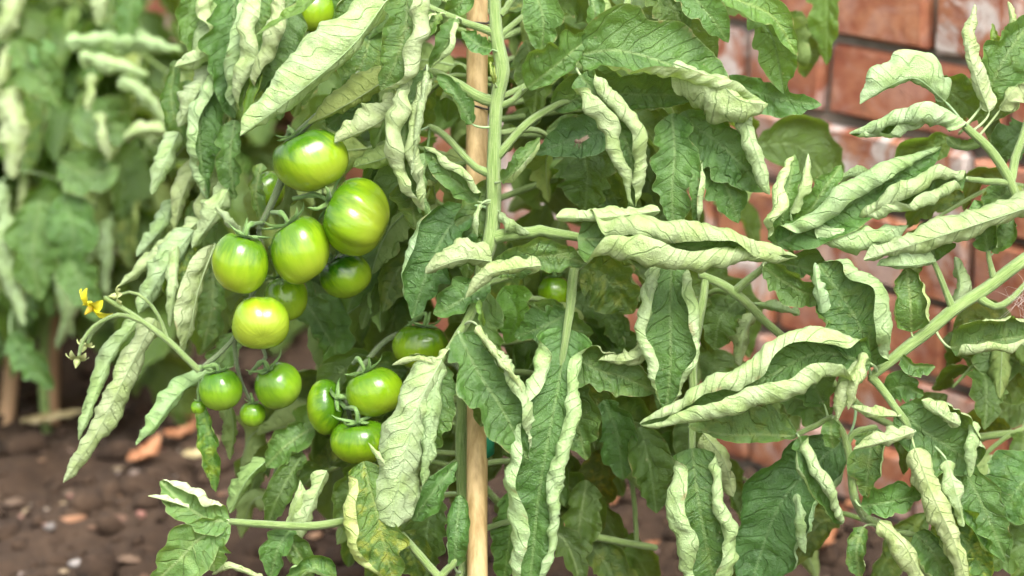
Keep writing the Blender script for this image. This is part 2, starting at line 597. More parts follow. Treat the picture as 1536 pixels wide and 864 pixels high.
# ------------------------------------------------------------------ plant builders
def tube_arrays(C, rad, sides=10, ridge=.06, cap=True):
    """rings round the curve C with radius rad (per point); returns V, F(list), lc attr"""
    C = np.asarray(C)
    n = len(C)
    T = nrm(np.gradient(C, axis=0))
    ref = np.array([.31, -.2, .93]) if abs(T[0][2]) < .8 else np.array([.9, .3, .1])
    A = np.zeros_like(C)
    a = nrm(np.cross(T[0], ref))
    for i in range(n):
        a = nrm(a - T[i] * np.dot(a, T[i]))
        A[i] = a
    B = np.cross(T, A)
    th = np.arange(sides) * 2 * math.pi / sides
    prof = 1 + ridge * np.cos(th * 5 + 1.0)
    rr = np.asarray(rad)[:, None] * prof[None]
    V = C[:, None] + A[:, None] * (np.cos(th)[None] * rr)[..., None] + B[:, None] * (np.sin(th)[None] * rr)[..., None]
    V = V.reshape(-1, 3)
    idx = np.arange(n * sides).reshape(n, sides)
    nx = np.roll(idx, -1, 1)
    F = np.stack([idx[:-1], nx[:-1], nx[1:], idx[1:]], -1).reshape(-1, 4)
    L = np.r_[0, np.cumsum(np.linalg.norm(np.diff(C, axis=0), axis=1))] * 100
    lc = np.stack([np.tile(np.abs(th - math.pi) * 1.3, (n, 1)), np.tile(L[:, None], (1, sides)), np.full((n, sides), rng.uniform(0, 50))], -1).reshape(-1, 3)
    return V, F, lc


STALKS = {}                            # plant name -> list of (object, sample points)


def stalk(plant, name, P, r, n=None, world=False, mat='stem', sides=14, knots=True, color=(1, 1, 1, 1), hairs=0):
    """a stem through points (x, y, d) in photo pixels / cm, radius r in photo pixels (a number or one per point)"""
    W = np.array(P, float) if world else np.array([at(*p) for p in P])
    k = len(W)
    r = np.full(k, r, float) if np.isscalar(r) else np.array(r, float)
    r = r * (1.0 if world else PXM)
    seg = np.r_[0, np.cumsum(np.linalg.norm(np.diff(W, axis=0), axis=1))]
    n = n or int(max(8, min(70, seg[-1] / .006)))
    C = spline(W, n)
    rad = np.interp(np.linspace(0, seg[-1], n), seg, r)
    v = np.linspace(0, 1, n)
    if knots:
        rad = rad * (1 + .05 * wob(v, 6))
        C = C + np.stack([wob(v, 5), wob(v, 5), wob(v, 5)], 1) * r.mean() * .18
    V, F, lc = tube_arrays(C, rad, sides, .075)
    # close the far end
    V = np.vstack([V, C[-1] + (C[-1] - C[-2]) * .3])
    lc = np.vstack([lc, lc[-1]])
    m = len(V) - 1
    ids = np.arange((n - 1) * sides, n * sides)
    capf = np.stack([ids, np.roll(ids, -1), np.full(sides, m), np.full(sides, m)], -1)
    faces = [tuple(f) for f in F] + [tuple(f[:3]) for f in capf]
    o = mesh_obj(name, V, faces, M[mat], C[0], plant, attrs={'lc': lc}, color=color)
    STALKS.setdefault(plant.name, []).append((o, C, rad))
    if hairs:
        k = int(seg[-1] / .001 * hairs)
        i = rng.integers(1, n - 1, k)
        f = rng.random((k, 1))
        c0 = C[i] * (1 - f) + C[np.minimum(i + 1, n - 1)] * f
        T_ = nrm(np.gradient(C, axis=0))[i]
        d_ = nrm(np.cross(T_, rng.normal(0, 1, (k, 3))))
        b0 = c0 + d_ * (rad[i] * .95)[:, None]
        s_ = np.cross(d_, T_) * .00007
        tip = b0 + nrm(d_ + rng.normal(0, .35, (k, 3))) * rng.uniform(.0009, .0024, (k, 1))
        HV = np.stack([b0 - s_, b0 + s_, tip], 1).reshape(-1, 3)
        h_ = mesh_obj("stem_hairs", HV, np.arange(3 * k).reshape(-1, 3), M['fuzz'], C[0], o)
        h_["kind"] = "stuff"
    return o


def nearest(plant, p):
    best = (1e9, None, None)
    for o, C, rad in STALKS.get(plant.name, []):
        d = np.linalg.norm(C - p, axis=1)
        i = int(d.argmin())
        if d[i] < best[0]:
            best = (d[i], o, C[i])
    return best


def leaf_surface(W, Nn, wl, wr, Rl, Rr, q=.25, fold=(8, 8), prof=(.55, .82), nv=56, m=14, sp=None, pucker=.0015, und=.0017, lobe=.10, wave=.09, sweep=.22):
    """W: midrib curve (nv+1 x 3), Nn: wished upper-face normal along it; rolls in degrees (left, right seen from the upper face)"""
    n = len(W)
    v = np.linspace(0, 1, n)
    T = nrm(np.gradient(W, axis=0))
    N = nrm(Nn - T * np.sum(Nn * T, 1, keepdims=True))
    S = np.cross(T, N)
    Ln = np.linalg.norm(np.diff(W, axis=0), axis=1).sum()
    a, b = prof
    vv = np.clip(v, .004, .9985)
    p = vv ** a * (1 - vv) ** b
    p = p / p.max()
    seed = rng.uniform(0, 90)
    sp = sp or rng.uniform(.0085, .0125)
    halves = []
    pj = wob(v, 7, .75)
    for sg, w, Rm, fo in ((-1, wl, Rl, fold[0]), (1, wr, Rr, fold[1])):
        tooth = (vv * Ln / .021 + rng.random()) % 1.0
        lb = lobe * float(np.clip((170 - Rm) / 110, .25, 1))
        ww = w * p * (1 + lb * wob(v, 5) + lb * .30 * (tooth - .5))
        if lobe > 0:
            for vk in np.arange(.16, .86, .17) + rng.uniform(-.06, .06, 5):
                if rng.random() < .6:
                    t_ = (v - vk) / .085
                    ww = ww * (1 - rng.uniform(.12, .42) * float(np.clip((170 - Rm) / 110, .22, 1)) * np.where(t_ < 0, np.exp(-(t_ / .35) ** 2), np.exp(-(t_ / 1.0) ** 2)))
        ww = np.maximum(ww, .0004)
        env = np.clip(v / .10, 0, 1) * (.75 + .25 * np.clip((1 - v) / .2, 0, 1))
        Rv = R(Rm) * (1 + .22 * wob(v, 4)) * env
        qv = np.clip(q + .10 * wob(v, 3), .03, .85)
        s = np.linspace(0, 1, m + 1)
        g = np.clip((s[None] - qv[:, None]) / (1 - qv[:, None]), 0, 1)
        th = R(fo) + Rv[:, None] * (g ** 1.05)
        ds = 1.0 / m
        thm = (th[:, 1:] + th[:, :-1]) / 2
        X = np.concatenate([np.zeros((n, 1)), np.cumsum(np.cos(thm) * ds, 1)], 1) * ww[:, None]
        Z = np.concatenate([np.zeros((n, 1)), np.cumsum(np.sin(thm) * ds, 1)], 1) * ww[:, None]
        arc = s[None] * ww[:, None]
        y = v[:, None] * Ln + 0 * arc
        Z = Z + wave * float(np.clip((190 - Rm) / 120, .2, 1)) * w * (s[None] ** 2) * wob(v, 7)[:, None] * .5
        ph = (y - (.45 + .35 * rng.random()) * arc) / sp + pj[:, None] + .42 * (vnoise(arc * sg + seed, y, 90) - .5) + .10 * (vnoise(arc * sg + seed, y, 300) - .5) + (.5 if sg > 0 else 0)
        pk = np.abs(np.sin(math.pi * ph)) ** .7
        h = pucker * (.20 + .42 * np.clip(th / 1.4, 0, 1)) * (pk - .5) * (.25 + 1.5 * vnoise(arc * sg + seed * .6, y + 3, 55)) * np.clip(arc / .006, 0, 1) * np.clip((1 - s[None]) * 6 + .3, 0, 1)
        h = h + und * (vnoise(arc * sg + seed * 1.7, y + seed, 120) - .5) * 2 * np.clip(arc / .006, 0, 1) + .0010 * (vnoise(arc * sg + seed, y, 160) - .5) * 2 * np.clip(arc / .004, 0, 1)
        nl = -S[:, None] * (sg * np.sin(th))[..., None] + N[:, None] * np.cos(th)[..., None]
        Pt = W[:, None] + S[:, None] * (sg * X)[..., None] + N[:, None] * Z[..., None] + nl * h[..., None]
        Pt = Pt + T[:, None] * (arc * sweep * np.clip(1 - v, .0, 1)[:, None])[..., None]
        halves.append((Pt, arc * sg * 100, y * 100, ph, np.tile(s * sg, (n, 1))))
    cat = lambda i: np.concatenate([halves[0][i][:, :0:-1], halves[1][i]], 1)
    P_, ax, yy, ph, sn = (cat(i) for i in range(5))
    cols = P_.shape[1]
    idx = np.arange(n * cols).reshape(n, cols)
    F = np.stack([idx[:-1, :-1], idx[:-1, 1:], idx[1:, 1:], idx[1:, :-1]], -1).reshape(-1, 4)
    lc = np.stack([ax, yy, np.full_like(ax, rng.uniform(0, 60))], -1).reshape(-1, 3)
    return P_.reshape(-1, 3), F, lc, ph.ravel(), sn.ravel(), N, T


def leaflet(plant, W, Nn, wl, wr, Rl, Rr, mat='leaf', name='leaflet', pet=.05, color=(1, 1, 1, 1), hi=True, rib_k=1.0, parent=None, **kw):
    """W midrib control points in the world"""
    Lw = np.linalg.norm(np.diff(np.asarray(W), axis=0), axis=1).sum()
    rib = rib_k * float(np.clip((wl + wr) * .015, .0003, .0009))
    nv = int(np.clip(Lw / .0015, 30, 84)) if hi else 22
    m = 16 if hi else 8
    C = spline(W, nv + 1)
    t = np.linspace(0, 1, nv + 1)
    Nn = np.asarray(Nn, float)
    if Nn.ndim == 1:
        Nn = np.tile(Nn, (nv + 1, 1))
    else:
        k = np.linspace(0, 1, len(Nn))
        Nn = np.stack([np.interp(t, k, Nn[:, i]) for i in range(3)], 1)
    V, F, lc, ph, sn, N, T = leaf_surface(C, Nn, wl, wr, Rl, Rr, nv=nv, m=m, **kw)
    # petiole to the nearest stalk, running on as the raised midrib
    tubeC = C - N * (rib * .95)
    r = np.interp(t, [0, .15, .9, 1], [rib, rib * .9, rib * .3, rib * .12])
    par = plant if parent is None else parent
    if plant is not None and parent is None:
        dist, so, sp_ = nearest(plant, C[0])
        if so is not None:
            par = so
            if .002 < dist < pet and np.dot(C[0] - sp_, T[0]) > .15 * dist:
                k = max(4, int(dist / .003))
                u = np.linspace(0, 1, k, endpoint=False)[:, None]
                c1 = (C[0] - T[0] * dist * .35) * .6 + (C[0] + sp_) * .2
                br = (1 - u) ** 2 * sp_ + 2 * u * (1 - u) * c1 + u ** 2 * tubeC[0]
                tubeC = np.vstack([br, tubeC])
                r = np.r_[np.linspace(max(rib * 1.5, .0011), max(rib, .0008), k), r]
    V2, F2, lc2 = tube_arrays(tubeC, r, 6 if hi else 4, 0)
    nV = len(V)
    me_mi = np.r_[np.zeros(len(F), int), np.ones(len(F2), int)]
    return mesh_obj(name, np.vstack([V, V2]), np.vstack([F, F2 + nV]), [M[mat], M['rib']], C[0], par,
                    attrs={'lc': np.vstack([lc, lc2]), 'ph': np.r_[ph, np.zeros(len(V2))], 'sn': np.r_[sn, np.zeros(len(V2))]}, mi=me_mi, color=color)


def pair(x):
    return (x, x) if np.isscalar(x) else tuple(x)


def L(plant, pts, w, roll=(60, 60), phi=0, d=0.0, arch=.8, fold=8, col=None, **kw):
    """leaflet from its midrib in photo pixels. w, roll, fold: one number or (left, right) as seen walking from base to tip.
    phi: turn of the upper face from the viewer (0 faces us, + turns to the right-hand side, 180 shows the underside)"""
    n = len(pts)
    t = np.linspace(0, 1, n)
    P = []
    for (p, u) in zip(pts, t):
        dd = d + (p[2] if len(p) > 2 else 0) - arch * math.sin(math.pi * u)
        P.append(at(p[0], p[1], dd))
    P = np.array(P)
    C = spline(P, 25)
    T = nrm(np.gradient(C, axis=0))
    view = nrm(CAMP - C)
    view = nrm(view - T * np.sum(view * T, 1, keepdims=True))
    rd = np.cross(T, view)
    ph = np.interp(np.linspace(0, 1, 25), np.linspace(0, 1, len(phi)) if not np.isscalar(phi) else [0, 1], phi if not np.isscalar(phi) else [phi, phi])
    ph = np.radians(ph)[:, None]
    Nn = np.cos(ph) * view + np.sin(ph) * rd
    (a, b), (ra, rb), (fa, fb) = pair(w), pair(roll), pair(fold)
    if abs(float(np.mean(phi))) > 120:
        if fold == 8:
            fa = fb = 20
        kw['q'] = min(kw.get('q', .0), .08)
        ra, rb = max(ra, 105), max(rb, 105)
        kw.setdefault('prof', (.42, .62))
        kw['rib_k'] = .5
        kw['lobe'] = kw.get('lobe', .1) * .6
        a, b = (a * 1.55, b * 1.55) if d >= 8 else (a * 1.25, b * 1.25)
    else:
        a = a * (1.0 + .40 * min(1, max(0, ra - 90) / 70))
        b = b * (1.0 + .40 * min(1, max(0, rb - 90) / 70))
    if max(ra, rb) >= 140 and abs(float(np.mean(phi))) < 90:
        kw['q'] = kw.get('q', .25) * .85
        if ra >= 140:
            ra, a = ra + 50, a * 1.12
        if rb >= 140:
            rb, b = rb + 50, b * 1.12
    if abs(float(np.mean(phi))) > 90:
        a, b, ra, rb, fa, fb = b, a, rb, ra, fb, fa
    j = rng.uniform(.90, 1.10)
    c = col or (j * rng.uniform(.90, 1.08), j, j * rng.uniform(.92, 1.07), 1 - (rng.random() ** 4) * .15)
    return leaflet(plant, P, Nn, a * PXM, b * PXM, ra, rb, color=c, fold=(fa, fb), **kw)


def compound(plant, base, end, pairs=3, size=.075, rolls=(40, 170), sag=.05, rad=.0026, hi=False, mat='leafdim', nref=(0, -.75, .65), col=None, sway=.5, wf=.30, flip=.2):
    """a whole feathered leaf between two world points, leaflets drooping from its stalk"""
    base, end = np.array(base, float), np.array(end, float)
    mid = (base + end) / 2 + np.array([0, 0, sag])
    so = stalk(plant, "leaf_stalk", [base, mid, end], [rad, rad * .85, rad * .5], world=True, sides=7, n=14)
    C = spline([base, mid, end], 30)
    T = nrm(np.gradient(C, axis=0))
    spots = []
    for i in range(pairs):
        u = .36 + .60 * i / max(1, pairs)
        spots += [(u, -1), (u + .04, 1)]
    spots.append((1.0, 0))
    for u, sg in spots:
        k = min(29, int(u * 29))
        side = nrm(np.cross(T[k], np.array([0, 0, 1.0])))
        l = size * rng.uniform(.75, 1.2) * (1.2 if sg == 0 else 1)
        d0 = nrm(side * sg * 1.0 + T[k] * .6 + rng.normal(0, sway * .35, 3))
        d1 = nrm(d0 * .55 + np.array([0, 0, -1.0]) * rng.uniform(.5, 1.5) + rng.normal(0, sway * .4, 3))
        p0 = C[k] + d0 * .008
        p1 = p0 + d0 * l * .40
        p2 = p1 + nrm(d0 * .4 + d1) * l * .35
        p3 = p2 + d1 * l * .30
        nn = np.array(nref) + rng.normal(0, .40, 3)
        if rng.random() < flip:
            nn = -nn
        ra, rb = rng.uniform(*rolls), rng.uniform(*rolls)
        w = l * wf * rng.uniform(.8, 1.2)
        j = rng.uniform(.8, 1.2)
        c = col or (j * rng.uniform(.9, 1.1), j, j * rng.uniform(.85, 1.1), 1 - (rng.random() ** 3) * .5)
        leaflet(plant, [p0, p1, p2, p3], nn, w, w * rng.uniform(.85, 1.1), ra, rb, mat=mat, hi=hi, color=c, parent=so, q=rng.uniform(.1, .4), fold=(rng.uniform(0, 22),) * 2)
    return so


def tomato(plant, x, y, rx, ry, d=2.0, axis=(0, -1, .1), ribs=5, deep=.03, sh=1.0, tint=(1, 1, 1), stem_to=None, label=None, calyx=True, crease=None, cal=1.0, seps=5):
    """a fruit; axis = (image right, image down, towards the camera) of its stem end"""
    c = at(x, y, d)
    ax = nrm(RT * axis[0] - UPV * axis[1] - FW * axis[2])
    e1 = nrm(np.cross(ax, np.array([.3, -.9, .2])))
    e2 = np.cross(ax, e1)
    nph, nth = 40, 56
    ph = np.linspace(.0, math.pi, nph)
    th = np.arange(nth) * 2 * math.pi / nth
    PH, TH = np.meshgrid(ph, th, indexing='ij')
    rib = deep * np.cos(TH * ribs + rng.uniform(0, 6)) * (np.sin(PH) ** .7) * (.35 + .65 * (np.cos(PH) * .5 + .5))
    rr = 1 + rib + .012 * np.cos(2 * TH + 1) + deep * .5 * np.cos(3 * TH + rng.uniform(0, 6)) * np.sin(PH) ** 2
    if crease is not None:
        for cr, dp, wd in crease:
            dth = np.angle(np.exp(1j * (TH - cr)))
            rr = rr - dp * np.exp(-(dth / wd) ** 2) * np.sin(PH) ** .5
    xr = np.sin(PH) ** .92 * rr
    zr = np.cos(PH) * .94
    zr = zr - .20 * np.exp(-(PH / .36) ** 2) + .05 * np.exp(-((math.pi - PH) / .3) ** 2)
    # make the outline rx by ry in the picture
    V = (e1 * (xr * np.cos(TH))[..., None] + e2 * (xr * np.sin(TH))[..., None] + ax * zr[..., None]).reshape(-1, 3)
    sc = PXM * (D0 + d / 100) / D0
    u, v, w = V @ RT, V @ UPV, V @ FW
    u = u / np.abs(u).max() * rx * sc
    v = v / np.abs(v).max() * ry * sc
    w = w / np.abs(w).max() * (rx * .5 + ry * .5) * sc
    V = c + u[:, None] * RT + v[:, None] * UPV + w[:, None] * FW
    idx = np.arange(nph * nth).reshape(nph, nth)
    nx = np.roll(idx, -1, 1)
    F = np.stack([idx[:-1], idx[1:], nx[1:], nx[:-1]], -1).reshape(-1, 4)
    sd_ = rng.uniform(0, 40)
    ta = np.stack([np.cos(TH) * 1.6 + sd_, np.sin(TH) * 1.6, np.cos(PH) * .45], -1).reshape(-1, 3)
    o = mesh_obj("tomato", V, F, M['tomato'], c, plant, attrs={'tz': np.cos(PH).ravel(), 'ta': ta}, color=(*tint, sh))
    if label:
        o["label"] = label
    top = V[idx[0, 0]]
    rm = (rx + ry) / 2 * sc
    if calyx:
        # five narrow sepals curling back, with the knuckled stalk
        Vs, Fs, Ls, nn_ = [], [], [], 0
        for k in range(seps):
            a = k * 2 * math.pi / seps + rng.uniform(-.25, .25)
            out = e1 * math.cos(a) + e2 * math.sin(a)
            l = rm * rng.uniform(.75, 1.05) * cal
            lift = rng.uniform(.05, .5)
            pts = [top + ax * .001, top + out * l * .35 + ax * (rm * .10), top + out * l * .72 + ax * (rm * (.12 + lift * .35)), top + out * l * (.85 + .1 * rng.random()) + ax * (rm * (.12 + lift))]
            Cc = spline(pts, 12)
            V2, F2, l2, _, _, _, _ = leaf_surface(Cc, np.tile(ax, (12, 1)), rm * .15, rm * .15, 60, 60, nv=11, m=4, pucker=0, lobe=0, wave=.1, q=.1, und=0, prof=(.3, .8))
            Vs.append(V2)
            Fs.append(F2 + nn_)
            Ls.append(l2)
            nn_ += len(V2)
        p_end = at(*stem_to) if stem_to is not None else top + ax * rm * .9 - FW * -.005
        side = nrm(np.cross(ax, FW)) * .15
        mid1 = top + ax * np.linalg.norm(p_end - top) * .42
        Cc = spline([top - ax * .002, mid1, p_end], 18)
        rad = .0016 * (1 + .55 * np.exp(-((np.linspace(0, 1, 18) - .5) / .09) ** 2)) * (rm / .022) ** .35
        V2, F2, l2 = tube_arrays(Cc, rad, 8, 0)
        Vs.append(V2)
        Fs.append(F2 + nn_)
        Ls.append(l2)
        mesh_obj("calyx", np.vstack(Vs), np.vstack(Fs), M['calyx'], top, o, attrs={'lc': np.vstack(Ls)})
    return o

# ------------------------------------------------------------------ stakes and ties
def ground_under(p, q):
    """where the line from p through q meets the soil"""
    p, q = np.array(p), np.array(q)
    t = (0.0 - p[2]) / (q[2] - p[2])
    return p + (q - p) * t


def stake(name, p, q, r, mat, label, group=None):
    g = ground_under(p, q)
    g = g + (g - p) / np.linalg.norm(g - p) * .04
    C = np.linspace(p, g, 60)
    v = np.linspace(0, 1, 60)
    rad = r * (1 + .03 * wob(v, 6))
    C = C + np.stack([wob(v, 4), wob(v, 4), 0 * v], 1) * .0006
    V, F, lc = tube_arrays(C, rad, 18, .015)
    n = len(V)
    Vt = np.vstack([V, C[0]])
    faces = [tuple(f) for f in F] + [(int((k + 1) % 18), k, n) for k in range(18)]
    o = mesh_obj(name, Vt, faces, M[mat], (g[0], g[1], 0), attrs={'lc': np.vstack([lc, lc[:1]])})
    tag(o, label, "stake", group)
    return o


stk_top, stk_low = at(714.5, -60, 3.6), at(717, 864, 1.6)
stake("wooden_stake", stk_top, stk_low, 16.2 * PXM, 'wood', "pale wooden garden stake upright behind the centre tomato stem")


def ring(name, cx, cy, d, rx, mat, tilt, r, label, cat):
    c = at(cx, cy, d)
    th = np.linspace(0, 2 * math.pi, 40)
    C = c + np.outer(np.cos(th), RT) * rx * PXM + np.outer(np.sin(th), FW) * rx * PXM + np.outer(np.cos(th) * tilt + .1 * np.sin(2 * th), UPV) * rx * PXM
    V, F, lc = tube_arrays(C, np.full(40, r), 6, 0)
    o = mesh_obj(name, V, F, M[mat], c, attrs={'lc': lc})
    return tag(o, label, cat)


ring("twine_tie", 717, 36, 3.5, 19, 'twine', .12, .0007, "dark twine looped round the wooden stake near the top edge", "tie")
ring("twine_tie", 719, 162, 3.2, 19, 'twine', -.10, .0007, "dark twine looped round the stake below the forked side stem", "tie")
# flat green plastic tie lower down the stake
_c = at(721, 664, 2.6)
th = np.linspace(0, 2 * math.pi, 32, endpoint=False)
_r = 18.6 * PXM
Vt, Ft = [], []
for k, hh in enumerate((-.011, .011)):
    for rr_ in (_r, _r + .0012):
        Vt += [_c + RT * math.cos(a) * rr_ + FW * math.sin(a) * rr_ + UPV * (hh + .004 * math.sin(a + 1)) for a in th]
for k in range(32):
    j = (k + 1) % 32
    Ft += [(32 + k, 32 + j, 96 + j, 96 + k), (j, k, 64 + k, 64 + j), (k, j, 32 + j, 32 + k), (64 + j, 64 + k, 96 + k, 96 + j)]
tag(mesh_obj("plastic_tie", Vt, Ft, M['tie'], _c), "green plastic band round the lower part of the wooden stake", "tie")

# ------------------------------------------------------------------ the centre plant
base = ground_under(at(690, 700, 4.5), at(700, 864, 4.0))
A = thing("tomato_plant", "staked tomato plant with curled pale leaves and two clusters of green tomatoes", "tomato plant", (base[0], base[1], 0))
S = lambda n, P, r, **k: stalk(A, n, P, r, **{'hairs': 9, **k})

S("main_stem", [(738, -60), (742, 0), (746, 60), (753, 105), (745, 150), (743, 200), (742, 260), (741, 330), (733, 375), (722, 402, 1), (712, 470, 3), (696, 560, 4.5), (691, 680, 5), (700, 864, 4)], [9, 9.5, 10, 12, 11, 10, 10.5, 11, 11, 10, 9, 9, 9, 9])
g0 = at(700, 864, 4)
stalk(A, "main_stem", [g0, (g0 + base) / 2 + [.004, 0, 0], [base[0], base[1], -.02]], 9 * PXM, world=True)
S("leaf_stalk", [(745, 50), (715, 40), (680, 26), (645, 12, 1), (590, -15, 2)], [6, 5.5, 5, 4.5, 4])
S("leaf_stalk", [(741, 152), (720, 147), (690, 128), (662, 114), (638, 104, -.5)], [9, 8, 7, 6, 5])
S("leaf_stalk", [(740, 262), (715, 252), (690, 228), (668, 203, .5), (645, 190, 1)], [7, 5.5, 5, 4.5, 4])
S("leaf_stalk", [(751, 22), (762, 8), (778, -14)], [5, 5, 4])
S("leaf_stalk", [(744, 160), (768, 152), (783, 136), (800, 122)], [6, 5, 4.5, 3.5])
S("leaf_stalk", [(745, 236), (768, 210), (795, 182), (838, 155, 1), (880, 150, 2)], [7, 6, 6, 5, 3.5])
S("leaf_stalk", [(741, 355), (780, 351), (815, 346), (850, 352), (880, 357)], [11, 9, 8, 7.5, 6])
S("leaf_stalk", [(722, 400), (719, 440, -.6), (704, 475, -1), (685, 505, -1.2), (660, 545, -1.5)], [9, 7, 7, 6, 5])
S("leaf_stalk", [(870, 380, 2), (861, 400, 1), (857, 450, .5), (850, 500), (838, 570)], [6, 7, 7, 6, 4])
S("leaf_stalk", [(905, 362, 3), (885, 385, 2.5), (866, 402, 2)], [5, 5, 5])
S("leaf_stalk", [(955, -40, 3), (935, 20, 2.5), (900, 62, 2), (868, 78, 1.5), (868, 105, .5)], [6, 6, 6, 6, 5])

# --- leaflets along the upper left
U, N_, LIM = 180, 0, 'lime'
L(A, [(578, 2), (530, 66), (458, 130), (360, 204)], (64, 60), (40, 30), 150, -2.5, fold=(25, 18), q=.35, lobe=.14)
L(A, [(615, 92), (560, 132), (505, 165), (462, 186)], (34, 44), 20, 165, 1.0, mat='lime', col=(.9, .85, .9, 1))
L(A, [(612, -30), (608, 40), (592, 95), (571, 136)], (56, 38), (190, 45), -5, -3.5, q=(.30), lobe=.12)
L(A, [(505, -30), (460, 5), (425, 28), (384, 52)], (20, 16), (25, 40), 60, 0, mat='lime')
L(A, [(352, -30), (350, 40), (343, 110), (352, 178)], 56, (150, 60), 15, 11, lobe=.14)
L(A, [(392, -25), (385, 50), (372, 110), (362, 168)], 54, (100, 150), -10, 9)
L(A, [(440, -20), (418, 45), (400, 95), (385, 140)], (48, 50), (60, 150), -15, 6)
L(A, [(398, 95), (380, 140), (371, 200)], 16, (60, 90), 40, 6, mat='lime')
L(A, [(545, -10), (520, 20), (505, 60)], 22, 120, 30, 2)
L(A, [(340, -20), (318, 40), (288, 95)], 34, 90, 175, 13, q=.1)
L(A, [(345, 40), (305, 85), (262, 100)], 26, 80, 170, 11, q=.1)
L(A, [(318, 100), (296, 140), (268, 190)], 30, 90, 170, 12, q=.1)
L(A, [(268, 198), (250, 240), (228, 292)], 28, 90, 172, 15, q=.1)
L(A, [(335, 95), (300, 190), (310, 300)], (44, 40), (100, 150), -10, 12)
L(A, [(262, 90), (258, 160), (285, 230)], (24, 20), (60, 90), 10, 16)
L(A, [(350, 265), (325, 320), (288, 372)], 28, 100, 165, 10, q=.1)
L(A, [(360, 348), (342, 330), (322, 310)], 13, 150, 170, 8)
L(A, [(310, 240), (290, 205), (262, 190)], 26, 30, 20, 18, mat='leafdim')
L(A, [(405, 150), (420, 100), (445, 60)], 28, 50, -20, 9, mat='leafdim')
L(A, [(475, 100), (455, 140), (440, 175)], 26, 50, 20, 8, mat='leafdim')

for s_ in [([(330, 215), (318, 270), (300, 330)], 30, 100, 168, 13), ([(300, 240), (275, 290), (262, 345)], 26, 100, 168, 16), ([(352, 180), (345, 240), (352, 300)], 28, 60, 15, 10),
           ([(290, 300), (305, 360), (300, 420)], 34, 50, 10, 17), ([(320, 400), (318, 460), (305, 525)], 34, 60, 10, 15), ([(262, 300), (240, 345), (205, 385)], 26, 100, 168, 18),
           ([(310, 60), (322, 130), (318, 190)], 34, 60, -15, 15), ([(360, 90), (335, 150), (330, 215)], 30, 90, 165, 13), ([(430, 420), (470, 470), (500, 520)], 34, 40, 10, 13),
           ([(480, 440), (500, 500), (505, 560)], 40, 40, -10, 14), ([(355, 500), (330, 545), (325, 600)], 30, 50, 10, 15), ([(285, 120), (270, 170), (262, 230)], 30, 60, 10, 20)]:
    L(A, s_[0], s_[1], s_[2], s_[3], s_[4], pet=.03)

for s_ in [([(300, -30), (300, 40), (310, 110)], 48, (150, 80), 5, 14), ([(470, -30), (480, 30), (470, 90)], 46, (60, 120), 10, 9), ([(440, 60), (425, 120), (420, 180)], 44, (120, 60), 5, 9),
           ([(545, 130), (520, 165), (490, 190)], 40, (40, 60), 15, 4), ([(560, 40), (545, 90), (520, 140)], 46, (40, 60), 10, 5), ([(300, 130), (320, 200), (345, 260)], 46, (60, 60), 5, 17)]:
    L(A, s_[0], s_[1], s_[2], s_[3], s_[4], pet=.03)
# --- left of the stem
L(A, [(640, 106), (622, 152), (606, 205), (612, 250), (636, 316)], (46, 56), (215, 205), 10, -2.5, q=.22, lobe=.16)
L(A, [(640, 106), (634, 150), (626, 205), (617, 262)], (20, 14), 190, 170, -4.2, q=.1)
L(A, [(604, 150), (565, 185), (502, 214)], (28, 36), (60, 40), 140, -.5, q=.3)
L(A, [(622, 200), (580, 235), (530, 250)], 38, 30, 165, 1.5, mat='lime', col=(.9, .95, 1.1, 1))
L(A, [(640, 230), (630, 280), (650, 340)], 26, 60, 165, 2, col=(.8, .95, .8, 1))
L(A, [(708, 186), (692, 155), (672, 128), (655, 112)], (26, 20), (95, 30), 15, -1, q=.15, fold=12)
L(A, [(716, 302), (690, 277), (662, 250), (636, 220)], (22, 28), (25, 190), 5, -1.5, q=.3)
L(A, [(738, 74), (716, 66), (692, 46)], (15, 17), (40, 50), 15, -1)
L(A, [(684, 28), (668, 70), (645, 102)], (14, 22), (170, 40), 0, -1.5)
L(A, [(660, 20), (640, 45), (618, 60)], (18, 22), (60, 140), 10, -.5)
L(A, [(742, 125), (738, 108), (735, 92)], 8, 140, 30, -1, mat='lime')
L(A, [(665, 22), (690, 5), (705, -25)], 22, 60, 10, 1)

# --- right of the stem, upper
L(A, [(752, 272), (772, 256), (788, 235), (810, 206)], (20, 30), (40, 120), -15, -1.5, q=.2, fold=18)
L(A, [(790, 132), (818, 110), (850, 84), (888, 52)], (52, 24), (60, 120), 15, -1.5, q=.45, wave=.14)
L(A, [(885, 60), (892, 20), (880, -30)], (22, 20), 60, 20, 1)
L(A, [(862, 82), (930, 76), (1005, 98), (1080, 135), (1152, 158)], (74, 56), (35, 120), (12, -20, -60, -95), -1.5, q=.3, lobe=.13, fold=(5, 12), wave=.10)
L(A, [(1010, 95), (1070, 118), (1110, 150), (1152, 156)], (44, 66), (60, 40), (140, 160), -2.6, q=.3, fold=(25, 25))
L(A, [(1108, 150), (1122, 195), (1138, 240), (1155, 292)], (30, 26), (70, 100), 160, -1.0, q=.15)
L(A, [(870, 112), (915, 172), (945, 230), (952, 312)], (54, 54), (205, 205), 0, -3, q=.26, lobe=.18)
L(A, [(826, 160), (895, 142), (980, 142), (1056, 142)], (52, 34), (35, 110), 12, 1.5, q=.35, lobe=.14)
L(A, [(958, 175), (905, 196), (850, 212), (802, 232)], (32, 36), 15, 0, 4, col=(.75, .85, 1.05, 1), pucker=.0003)
L(A, [(870, 205), (880, 255), (878, 318)], 56, 20, 10, 7, mat='leafdim', col=(.8, .85, .7, 1))
L(A, [(1008, 170), (1012, 230), (1008, 285), (1010, 345)], (46, 42), (30, 60), 5, .5, lobe=.16, col=(1.15, 1.15, 1.25, 1))
